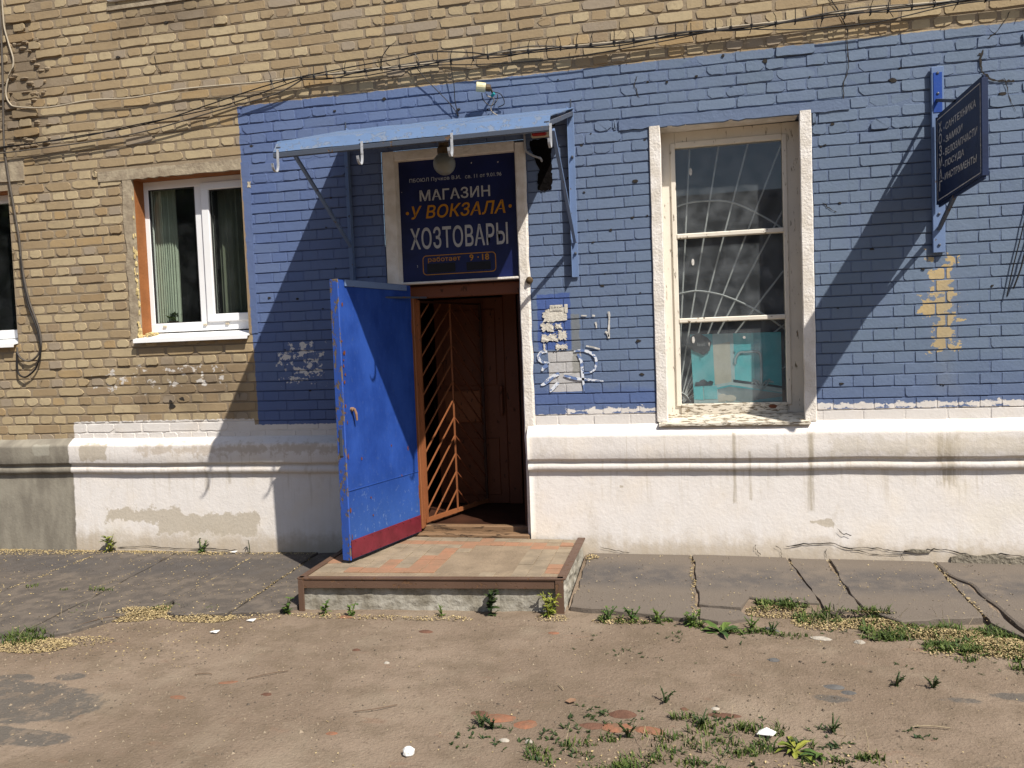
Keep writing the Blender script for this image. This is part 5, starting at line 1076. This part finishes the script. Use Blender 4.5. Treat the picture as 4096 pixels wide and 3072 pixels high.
for pts, w_ in (([(-.955, 1.525), (-1.0, 1.52), (-1.022, 1.48), (-.99, 1.45), (-.94, 1.443)], .013), ([(-.955, 1.425), (-.98, 1.415), (-1.0, 1.385)], .014), ([(-.87, 1.365), (-.93, 1.335), (-.98, 1.295), (-1.01, 1.283)], .015), ([(-.88, 1.30), (-.92, 1.26), (-.945, 1.23)], .013),
                ([(-.76, 1.52), (-.70, 1.525), (-.64, 1.505), (-.605, 1.465), (-.605, 1.41), (-.635, 1.37), (-.70, 1.362)], .010), ([(-.735, 1.50), (-.71, 1.45), (-.705, 1.38), (-.70, 1.30), (-.695, 1.23)], .011), ([(-.84, 1.35), (-.76, 1.325), (-.68, 1.315), (-.555, 1.30)], .010)):
    P = smooth_path([(x, 0, z) for x, z in pts], 6); m = MB()
    L, R_ = [], []
    for k, p in enumerate(P):
        t = (P[min(k+1, len(P)-1)]-P[max(k-1, 0)]).normalized(); e = w_*(.45+.55*math.sin(PI*min(1, .12+k/len(P))))*rnd(.85, 1.15); nn = Vector((-t.z, 0, t.x))*e; L.append((p.x+nn.x, -.0092, p.z+nn.z)); R_.append((p.x-nn.x, -.0092, p.z-nn.z))
    i = m.add(L); j = m.add(R_)
    for k in range(len(P)-1): m.face(i+k, i+k+1, j+k+1, j+k)
    m.build('stroke', 'graf', gf)
pm = thing('paint_marks', (-.5, -.009, 1.55), 'short white paint dribbles on blue brick midway between door and window', 'paint mark')
for pts in ([(-.502, 1.795), (-.498, 1.76), (-.502, 1.70), (-.505, 1.65), (-.506, 1.605)], [(-.53, 1.655), (-.515, 1.64), (-.508, 1.615)], [(-.598, 1.725), (-.592, 1.70), (-.593, 1.682)], [(-.672, 1.556), (-.63, 1.548), (-.574, 1.530)], [(-.62, 1.772), (-.60, 1.768)], [(-.70, 1.775), (-.66, 1.772)]):
    m = MB()
    for a, b in zip(pts, pts[1:]): w_ = rnd(.004, .009); dx, dz = b[0]-a[0], b[1]-a[1]; L_ = math.hypot(dx, dz); ox, oz = -dz/L_*w_, dx/L_*w_; m.quad((a[0]+ox, -.0093, a[1]+oz), (b[0]+ox, -.0093, b[1]+oz), (b[0]-ox, -.0093, b[1]-oz), (a[0]-ox, -.0093, a[1]-oz))
    m.build('dribble', 'tx_grey', pm)
tag(scrap(-3.272, -3.238, 2.878, 2.93, 33, -.012, .006).build('paper_scrap', 'cap'), 'cream paper scrap on the blue wall beside the plastic window', 'paper scrap')
def G2(x, y):
    t = max(0, min(1, (-1.25-y)/.35)); k = 1+.0225*t; return x*k, (y+5.753)*k-5.753
# ------------------------------------------------------------------ weeds, husks, stones on the ground
def gz(x, y):
    if .29 < x < .76 and y < -.80: return max(dirtz(x, y), slabz(x, y)-.012-max(0, (-.93-y))*.6)
    if y > -1.05 and x < -2.4 or (y > -1.0 and x > -.7): return slabz(x, y)+.004
    return dirtz(x, y)
def weed(x, y, h, n, label, mat='weed', spread=.5, wid=.35, group=None, z=None, stems=3):
    x, y = G2(x, y); z = gz(x, y) if z is None else z; r = random.Random(int((x*37+y*91)*100)); t = thing('weed', (x, y, z), label, 'weed', group)
    s_ = MB(); m = MB()
    for k in range(stems):
        a = r.uniform(0, 2*PI); hh = h*r.uniform(.6, 1.0); tx, ty = math.cos(a)*h*spread*.5, math.sin(a)*h*spread*.5
        P = smooth_path([(x, y, z-.01), (x+tx*.35, y+ty*.35, z+hh*.5), (x+tx, y+ty, z+hh)], 3); s_.tube(P, [.004]*(len(P)-2)+[.002, .0015], 4)
        for q in range(n): f = r.uniform(.1, 1); p = P[int(f*(len(P)-1))]; leafs(m, p, 1, h*.38*(1.25-.6*f), h*.38*wid, (-.1, .9), r.randrange(99999), .8)
    s_.build('stem', mat, t); m.build('leaves', mat, t); return t
def rosette(x, y, L, n, label, mat='weed'):
    x, y = G2(x, y); z = gz(x, y); t = thing('weed', (x, y, z), label, 'weed'); m = MB(); leafs(m, (x, y, z), n, L, L*.28, (.05, .75), int((x+9)*977+(y+9)*131), 1.1); m.build('leaves', mat, t); return t
weed(-4.653, -.075, .20, 9, 'tall yellow green weed against the whitewashed plinth near the grey cement', 'weedy', .35, .5)
weed(-3.81, -.08, .13, 8, 'leafy green weed at the plinth foot right of the tall yellow green one', 'weed', .8, .4)
weed(-3.385, -.07, .17, 5, 'thin dry upright stalk at the plinth foot left of the door shadow', 'weedd', .15, .2, stems=1)
weed(-2.45, -1.24, .13, 8, 'broad leaved bright weed at the left front corner of the doorstep', 'weed', .9, .55)
weed(-2.20, -1.24, .12, 9, 'small dark bushy weed on the left before the doorstep front', 'weed', .4, .5)
weed(-2.02, -1.245, .09, 8, 'low fan shaped weed second from the left before the doorstep front', 'weed', .6, .6)
weed(-1.46, -1.19, .08, 6, 'sparse low weed at the middle of the doorstep front', 'weed', .9, .4)
weed(-1.17, -1.13, .17, 12, 'tall dark crinkled weed climbing the doorstep front right of its middle', 'weedd', .2, .55)
weed(-.815, -1.12, .14, 16, 'bushy yellow green weed at the right front corner of the doorstep', 'weedy', .9, .3, stems=6); 
weed(-.46, -1.16, .09, 10, 'low bushy weed at the slab edge just right of the doorstep', 'weed', 1.2, .35, stems=6)
weed(-.32, -1.16, .10, 10, 'brighter low weed beside the one just right of the doorstep', 'weed', 1.0, .4, stems=5)
weed(-.175, -1.16, .10, 8, 'single small weed at the left end of the first long slab joint', 'weed', .9, .4, stems=4)
weed(.02, -1.20, .11, 10, 'bushy weed where the first slab joint meets the dirt', 'weed', .9, .45, stems=6)
rosette(.17, -1.29, .14, 16, 'flat star of toothed leaves in the dirt below the broken slab corner')
weed(.34, -1.22, .08, 8, 'low weed just right of the flat toothed leaf star', 'weed', 1.2, .4, stems=5)
rosette(.385, -2.62, .11, 9, 'pale broad leaved rosette at the bottom right among dark weeds', 'weedy'); rosette(.47, -2.66, .09, 7, 'darker rosette right of the pale broad leaved one', 'weed')
for x, y, l in ((-.25, -2.60, 'dark feathery weed growing over the red brick fragments'), (-.81, -2.60, 'dark low weed just below the large orange brick fragment'), (-.86, -2.59, 'dark sprig left of the weed below the orange fragment'), (-.11, -2.27, 'small dark sprig above the row of brick fragments'), (.90, -1.97, 'lone dark sprig in open dirt below the right hand grass'),
                (1.05, -1.98, 'second lone dark sprig in open dirt at the right'), (.44, -1.28, 'dark sprig beside the grey kerb fragment'), (.04, -2.46, 'dark feathery clump in front of the long dark stone'), (.55, -2.45, 'lone sprig right of the white scrap')):
    weed(x, y, .065, 7, l, 'weedd', 1.3, .35, stems=5)
# grass tufts
m = MB()
def tuft(x, y, n, h, sp):
    x, y = G2(x, y)
    for k in range(n):
        a = rnd(0, 2*PI); r = sp*math.sqrt(rnd(0, 1)); bx, by = x+r*math.cos(a), y+r*math.sin(a)*.55; z = gz(bx, by); l = h*rnd(.4, 1.15); b = rnd(0, 2*PI); w = rnd(.0018, .004); o = rnd(.1, .75)*l
        l *= .75; o *= 1.25; d = Vector((math.cos(b), math.sin(b), 0)); s_ = Vector((-d.y, d.x, 0))*w; p = Vector((bx, by, z)); q = p+d*o*.35+Vector((0, 0, l*.6)); e = p+d*o+Vector((0, 0, l*.9)); m.cur = rnd(0, 1)
        i = m.add([p+s_, p-s_, q+s_*.8, q-s_*.8, e]); m.face(i, i+1, i+3, i+2); m.face(i+2, i+3, i+4)
for x0_, x1_, y0_, y1_, n, h in ((.37, .66, -.93, -.84, 9, .055), (.62, .80, -1.10, -.98, 5, .08), (.93, 1.14, -1.06, -.96, 7, .06), (1.20, 1.62, -1.22, -1.10, 14, .065), (1.35, 1.70, -1.55, -1.2, 12, .06), (.95, 1.12, -1.36, -1.22, 6, .06), (1.18, 1.42, -1.52, -1.4, 8, .05), (-3.85, -3.62, -2.02, -1.85, 14, .085), (-4.3, -3.85, -2.2, -2.0, 12, .085), (-3.45, -3.15, -1.36, -1.24, 7, .06), (-4.6, -3.6, -1.15, -.95, 9, .035), (-3.9, -3.6, -1.5, -1.2, 4, .05), (-3.0, -2.85, -1.33, -1.29, 3, .05),
                          (-.15, .34, -2.70, -2.42, 22, .055), (-.6, -.1, -2.85, -2.6, 12, .04), (.3, .75, -2.85, -2.58, 10, .045), (-.35, .2, -2.98, -2.75, 14, .04), (1.25, 1.6, -1.75, -1.55, 5, .045), (.2, .6, -1.35, -1.25, 4, .04)):
    for k in range(n): tuft(rnd(x0_, x1_), rnd(y0_, y1_), random.randrange(16, 38), h*rnd(.7, 1.15), rnd(.03, .075))
for x0_, x1_, y0_, y1_, n in ((.36, .68, -.95, -.84, 46), (.60, .80, -1.12, -.98, 26), (.93, 1.14, -1.08, -.97, 36), (1.10, 1.68, -1.26, -1.08, 90), (1.25, 1.72, -1.60, -1.2, 110), (.88, 1.14, -1.36, -1.1, 60), (.60, .95, -1.12, -.96, 46), (1.45, 1.8, -1.72, -1.4, 50), (1.15, 1.42, -1.54, -1.38, 44), (.18, .5, -1.33, -1.22, 24), (-.5, -.1, -1.20, -1.13, 26), (-.02, .08, -1.22, -1.12, 14), (-3.9, -3.6, -2.02, -1.86, 40), (-4.35, -3.85, -2.2, -2.0, 40), (-3.5, -3.15, -1.36, -1.22, 26), (1.45, 1.75, -1.85, -1.6, 22)):
    for k in range(n): x, y = G2(rnd(x0_, x1_), rnd(y0_, y1_)); leafs(m, (x, y, gz(x, y)), random.randrange(5, 10), rnd(.025, .055), rnd(.007, .013), (.1, 1.1), k+int(x*700), .9)
kind(m.build('grass', 'grass', None, (0, 0, 0)), 'stuff')['label'] = 'short green grass along the broken pavement edge'
# small low leaves scattered in the foreground patch
m = MB()
for k in range(420):
    x, y = G2(rnd(-.95, .95), -2.62+rnd(-.35, .28))
    if nz(x*3.2, y*3.2, 2) < .02: continue
    leafs(m, (x, y, gz(x, y)), random.randrange(3, 7), rnd(.016, .036), rnd(.006, .012), (.1, 1.0), k, .8)
for k in range(200):
    x = rnd(-.6, 1.8); y = rnd(-1.75, -1.1)
    if nz(x*3.2, y*3.2, 5) < .1: continue
    leafs(m, (x, y, gz(x, y)), random.randrange(3, 6), rnd(.014, .03), rnd(.005, .010), (.1, 1.0), k+900, .8)
kind(m.build('ground_cover', 'weedd', None, (0, 0, 0)), 'stuff')['label'] = 'tiny dark weeds sprouting thinly in the dry dirt'
# seed husks drifted along the wall, joints and slab edges
m = MB()
def husk(x, y, z=None, s_=1.0):
    z = gz(x, y)+.002 if z is None else z; a = rnd(0, PI); l, w = rnd(.0035, .0085)*s_, rnd(.002, .0045)*s_; d = Vector((math.cos(a), math.sin(a), rnd(-.5, .5))); e = Vector((-math.sin(a), math.cos(a), rnd(-.6, .6))); c = Vector((x, y, z+rnd(0, .006))); m.cur = rnd(0, 1)
    i = m.add([c-d*l, c+e*w+Vector((0, 0, .002)), c+d*l, c-e*w]); m.face(i, i+1, i+2, i+3)
def drift(cx, cy_, rx, ry, n, hgt=0.0):
    cx, cy_ = G2(cx, cy_)
    for k in range(n):
        a = rnd(0, 2*PI); r = math.sqrt(rnd(0, 1)); x, y = cx+rx*r*math.cos(a), cy_+ry*r*math.sin(a)
        husk(x, y, gz(x, y)+.002+hgt*(1-r)*rnd(.3, 1))
for x in [-5.9+.05*k for k in range(62)]:
    n = int(70*max(.12, .55+1.3*nz(x*2.2, 3)))
    for k in range(n): yy = -.062-abs(random.gauss(0, .035+.05*max(0, nz(x*1.7, 8)))); husk(x+rnd(-.03, .03), yy, slabz(x, yy)+.006)
drift(-5.5, -.15, .5, .08, 500, .01); drift(-4.95, -.14, .3, .06, 200, .01)
for a in ((-3.42, -1.40, .26, .14, 3600, .05), (-3.30, -1.30, .14, .09, 700, .03), (-2.95, -1.42, .24, .10, 1700, .025), (-2.62, -1.37, .2, .06, 160, .01), (-3.62, -2.0, .26, .11, 1800, .02), (-3.35, -1.92, .2, .08, 250, .01), (-4.2, -2.18, .4, .1, 400, .01), (-2.15, -1.28, .3, .05, 260, .01), (-1.7, -1.27, .25, .04, 160, .008), (-1.42, -1.23, .16, .05, 120, .01),
          (-.79, -1.16, .10, .06, 140, .01), (-.66, -.16, .05, .05, 150, .02), (-.38, -1.18, .18, .05, 220, .01), (.5, -.97, .18, .07, 900, .012), (.72, -1.10, .16, .12, 1000, .012), (1.0, -1.08, .22, .10, 2200, .03), (1.35, -1.22, .30, .10, 3000, .032), (1.55, -1.40, .22, .16, 3600, .038), (1.3, -1.55, .22, .08, 260, .01), (.05, -1.15, .06, .06, 60, .01), (.55, -2.7, .35, .18, 90, 0), (-.1, -2.8, .5, .2, 120, 0)): drift(*a)
for xj, y0_, y1_, n in ((.031, -.05, -1.1, 240), (1.59, -.05, -1.0, 200), (.67, -.05, -.5, 40), (.93, -.05, -.7, 60), (-4.71, -.2, -2.1, 600), (-4.04, -.2, -1.2, 420), (-3.29, -.2, -1.1, 380), (-2.81, -.2, -1.25, 300)):
    for k in range(n): y = rnd(y0_, y1_); husk(xj+rnd(-.014, .014)+.02*nz(y*6, xj), y, slabz(xj, y)+rnd(-.006, .004))
for k in range(1500): x, y = rnd(-6, -2.45), rnd(-2.1, -.1); husk(x, y, slabz(x, y)+.006)
for k in range(420): x, y = rnd(-.7, 2.3), rnd(-1.1, -.06); husk(x, y, slabz(x, y)+.007, .8)
for k in range(700): x = rnd(-4.5, 2.3); y = rnd(-3.3, -1.15); husk(x, y, dirtz(x, y)+.003, .6)
kind(m.build('seed_husks', 'husk', None, (0, 0, 0)), 'stuff')['label'] = 'drifts of dry yellow seed husks along wall and pavement'
m = MB()
for k in range(90):
    x, y = G2(rnd(.4, 1.75), rnd(-1.5, -.95)) if k < 45 else (G2(rnd(-.5, .8), rnd(-2.9, -2.45)) if k < 75 else G2(rnd(-4.3, -3.2), rnd(-2.1, -1.3))); z = gz(x, y); h = rnd(.03, .11); a = rnd(0, 2*PI); m.cur = rnd(0, 1)
    m.tube([(x, y, z-.005), (x+.2*h*math.cos(a), y+.2*h*math.sin(a), z+.6*h), (x+.55*h*math.cos(a), y+.55*h*math.sin(a), z+h)], [.0018, .0013, .0008], 3)
kind(m.build('dry_stalks', 'straw', None, (0, 0, 0)), 'stuff')['label'] = 'thin dry grass stalks among the weeds'
# little clods and gravel in the dirt
m = MB()
for k in range(8500):
    x, y = rnd(-4.3, 2.4), rnd(-3.5, -1.2)
    if nz(x*1.3, y*1.9, 4)+.5*nz(x*4, y*5, 7) < rnd(-.5, .25): continue
    s_ = min(.016, .0022+abs(random.gauss(0, .0032))); m.cur = rnd(0, 1); z = dirtz(x, y); i = m.add([(x+s_*rnd(.7, 1.3), y, z), (x, y+s_*rnd(.7, 1.3), z), (x-s_*rnd(.7, 1.3), y, z), (x, y-s_*rnd(.7, 1.3), z), (x, y, z+s_*rnd(.5, 1.0))])
    for q in range(4): m.face(i+q, i+(q+1) % 4, i+4)
for k in range(500):
    x, y = rnd(-6, -2.45) if k % 2 else rnd(-.7, 2.3), rnd(-1.1, -.06); s_ = rnd(.002, .006); z = slabz(x, y)+.005; m.cur = rnd(0, 1); i = m.add([(x+s_, y, z), (x, y+s_, z), (x-s_, y, z), (x, y-s_, z), (x, y, z+s_*.7)])
    for q in range(4): m.face(i+q, i+(q+1) % 4, i+4)
kind(m.build('gravel', 'pebb', None, (0, 0, 0)), 'stuff')['label'] = 'loose small clods and gravel on the dirt'
# stones and scraps lying about
def rock(name, x, y, rx, ry, rz, mat, label, cat, seed=1, rot=0, sink=.62, z=None):
    x, y = G2(x, y); m = MB(); r = random.Random(seed*7+3); n, kk = 11, 5
    lump(m, 0, 0, 0, rx, ry, rz, seed, n, kk); z = gz(x, y) if z is None else z; ca, sa = math.cos(rot), math.sin(rot)
    m.v = [(x+a*ca-b*sa, y+a*sa+b*ca, z+rz*(1-2*sink)+c) for a, b, c in m.v]
    return tag(m.build(name, mat, smooth=False), label, cat)
for a in (('brick_fragment', -.81, -2.51, .082, .042, .014, 'rbrick', 'large worn orange brick fragment at the left end of the fragment row', 'brick fragment', 1, .05), ('brick_fragment', -.68, -2.545, .055, .040, .012, 'rbrick', 'rounded pinkish brick fragment with a dark pit', 'brick fragment', 2, .3),
          ('brick_fragment', -.285, -2.41, .062, .040, .022, 'dbrick', 'raised dark brown stone above the row of brick fragments', 'stone', 3, .1), ('brick_fragment', -.395, -2.525, .06, .032, .011, 'dbrick', 'dull red half buried fragment left of the two orange ones', 'brick fragment', 4, .0),
          ('brick_fragment', -.30, -2.53, .082, .042, .013, 'rbrick', 'flat orange brick fragment in the middle of the fragment row', 'brick fragment', 5, -.05), ('brick_fragment', -.17, -2.535, .065, .038, .013, 'rbrick', 'rounded orange brick fragment at the right end of the fragment row', 'brick fragment', 6, -.2),
          ('stone', -.90, -2.475, .042, .025, .009, 'dbrick', 'dark brown half buried stone left of the large orange fragment', 'stone', 7), ('stone', -1.45, -1.535, .045, .024, .010, 'dbrick', 'dark reddish stone lying alone in front of the doorstep', 'stone', 8), ('stone', -1.73, -1.86, .024, .016, .010, 'dbrick', 'small reddish stone left below the doorstep', 'stone', 9),
          ('stone', -1.505, -2.0, .018, .014, .010, 'stone', 'small pale round pebble in the middle of the dirt', 'stone', 10), ('stone', -.74, -2.695, .024, .016, .010, 'stone', 'greyish pebble below the large orange fragment', 'stone', 11), ('stone', -.64, -2.69, .018, .015, .014, 'stone', 'pale upright pebble right of the greyish one', 'stone', 12),
          ('stone', .68, -1.36, .055, .028, .012, 'stone', 'flat pale stone below the grassy slab edge', 'stone', 13, -.2), ('stone', .86, -1.41, .032, .022, .016, 'stone', 'pinkish grey stone right of the flat pale stone', 'stone', 14), ('stone', .40, -1.74, .030, .022, .014, 'gstone', 'grey pebble out in the dirt below the toothed leaf star', 'stone', 15),
          ('stone', .44, -1.22, .055, .03, .016, 'gstone', 'grey kerb fragment beside the broken slab', 'stone', 16, -.5), ('stone', .63, -2.02, .05, .03, .008, 'gstone', 'flat bluish grey stone in the open dirt on the right', 'stone', 17), ('stone', .68, -2.07, .035, .025, .008, 'gstone', 'small flat grey stone touching the bluish one', 'stone', 18),
          ('stone', .13, -2.36, .085, .025, .010, 'dbrick', 'long narrow dark stone lying above the foreground weeds', 'stone', 19, .05), ('stone', -.03, -2.33, .02, .014, .008, 'dbrick', 'small brown stone left of the long narrow one', 'stone', 20), ('brick_fragment', -.735, -1.45, .035, .02, .008, 'rbrick', 'small orange brick chip below the right doorstep corner', 'brick fragment', 21), ('brick_fragment', -2.05, -1.285, .055, .022, .010, 'rbrick', 'orange brick chip under the fan shaped weed', 'brick fragment', 22),
          ('stone', .10, -2.30, .02, .016, .009, 'stone', 'pale round stone above the long narrow dark one', 'stone', 23), ('brick_fragment', -2.35, -2.50, .045, .02, .007, 'rbrick', 'dull brick fragment flush in the dirt at lower left', 'brick fragment', 24), ('brick_fragment', -1.94, -2.42, .03, .02, .006, 'dbrick', 'reddish spot of brick right of the flush fragment', 'brick fragment', 25), ('brick_fragment', -2.2, -2.31, .055, .018, .006, 'rbrick', 'narrow dull brick fragment flush in the dirt above the lower left one', 'brick fragment', 27, .3), ('brick_fragment', -1.47, -2.73, .028, .018, .006, 'rbrick', 'small orange fragment at the bottom left of the middle', 'brick fragment', 26)):
    rock(*a[:5], a[5], a[6], a[7], a[8], a[9], a[10] if len(a) > 10 else 0)
rock('crumpled_scrap', -1.09, -2.85, .026, .022, .022, 'wht', 'crumpled white paper lump in the dirt at the bottom middle', 'scrap', 31, 0, .15)
def gp(pts): return [(*G2(x, y), dirtz(*G2(x, y))+z+.004) for x, y, z in pts]
tag(MB().prism(gp([(.25, -2.54, .012), (.31, -2.55, .012), (.325, -2.535, .02), (.29, -2.52, .03), (.262, -2.515, .014)]), (0, 0, .003)).build('paper_scrap', 'wht'), 'folded bright white scrap among the foreground weeds', 'scrap')
tag(MB().prism(gp([(-.545, -2.33, .004), (-.525, -2.345, .006), (-.495, -2.335, .014), (-.50, -2.315, .012), (-.525, -2.31, .01)]), (0, 0, .002)).build('orange_leaf', 'tileo'), 'small curled orange leaf lying in the dirt', 'leaf')
for x, y, l in ((-2.72, -1.62, 'white chip on the dirt left of the doorstep corner'), (-3.52, -.085, 'white curled scrap at the plinth foot'), (-2.60, -1.42, 'white chip beside the husk drift near the doorstep')):
    tag(MB().prism([(x-.03, y, gz(x, y)+.008), (x+.02, y-.012, gz(x, y)+.008), (x+.032, y+.008, gz(x, y)+.018), (x-.008, y+.016, gz(x, y)+.011)], (0, 0, .003)).build('scrap', 'wht'), l, 'scrap')
for p, l in (([(.86, -2.38, .006), (.93, -2.37, .010), (1.0, -2.375, .006)], 'short straw with a white tip on the right hand dirt'), ([(-2.12, -2.28, .004), (-2.03, -2.22, .008), (-1.96, -2.17, .004)], 'thin brown twig in the dirt at left'), ([(-2.42, -2.26, .004), (-2.36, -2.25, .007), (-2.33, -2.252, .004)], 'tiny twig left of the thin brown one'), ([(-3.55, -1.72, .02), (-3.46, -1.60, .03), (-3.41, -1.54, .02)], 'dark twig leaning over the left slab edge'), ([(-1.45, -2.55, .004), (-1.36, -2.52, .01), (-1.28, -2.46, .005)], 'curved dark twig at the bottom middle'), ([(-.60, -2.16, .005), (-.58, -2.19, .008), (-.57, -2.21, .005)], 'short straw below the doorstep')):
    tag(MB().tube(smooth_path(gp(p), 4), .0022, 5).build('twig', 'straw' if 'straw' in l else 'twigb'), l, 'twig')
# ------------------------------------------------------------------ across the street, seen only as reflections in the panes
hb = thing('opposite_house', (3.5, -22, 0), 'plain low grey house across the street with a flat roof line', 'house')
MB().box(-8, 15, -32, -22, -.1, 6.1, .02).build('wall', 'opp', hb); MB().box(-8.3, 15.3, -32.3, -21.6, 6.1, 6.35, .02).build('roof', 'gstone', hb); MB().box(-1.2, -.3, -27, -26, 6.35, 7.6, .02).build('chimney', 'dbrick', hb); MB().box(6.2, 7.1, -27, -26, 6.35, 7.6, .02).build('chimney', 'dbrick', hb)
for k in range(8):
    for z in (1.1, 3.9): wq = MB().box(-6.8+k*2.75, -5.5+k*2.75, -22.02, -21.95, z, z+1.5, .01).build('window', 'white', hb); MB().box(-6.7+k*2.75, -5.6+k*2.75, -21.949, -21.94, z+.1, z+1.4).build('pane', 'seal', wq)
for k, (x, y, h, r_) in enumerate(((-13, -19, 10, 4.2), (-19, -22, 11, 4.6), (-25.5, -21, 10, 4.4), (-32, -24, 11, 4.8))):
    t = thing('street_tree', (x, y, 0), 'leafy tree across the street, ' + ('beside the low grey house', 'second from the low grey house', 'third from the low grey house', 'farthest from the low grey house')[k], 'tree', 'trees across the street')
    MB().tube([(x, y, -.1), (x+.1, y, h*.3), (x, y+.1, h*.6)], [.26, .2, .12], 8).build('trunk', 'trunk', t)
    m = MB()
    for q in range(5200):
        a, b, rr = rnd(0, 2*PI), math.acos(rnd(-1, 1)), r_*rnd(0, 1)**.4
        c = Vector((x+rr*math.sin(b)*math.cos(a)*(1+.3*nz(a, b, k)), y+rr*math.sin(b)*math.sin(a), h*.52+rr*1.2*math.cos(b)))
        if nz(c.x*.7, c.y*.7, c.z*.7) < -.3 or c.z < .6: continue
        d = Vector((rnd(-1, 1), rnd(-1, 1), rnd(-.6, .6))).normalized(); e = d.cross(Vector((rnd(-1, 1), rnd(-1, 1), rnd(-1, 1)))).normalized(); m.cur = rnd(0, 1); s_ = rnd(.18, .38); i = m.add([c-d*s_, c+e*s_*.6, c+d*s_, c-e*s_*.6]); m.face(i, i+1, i+2, i+3)
    m.build('crown', 'treeleaf', t)
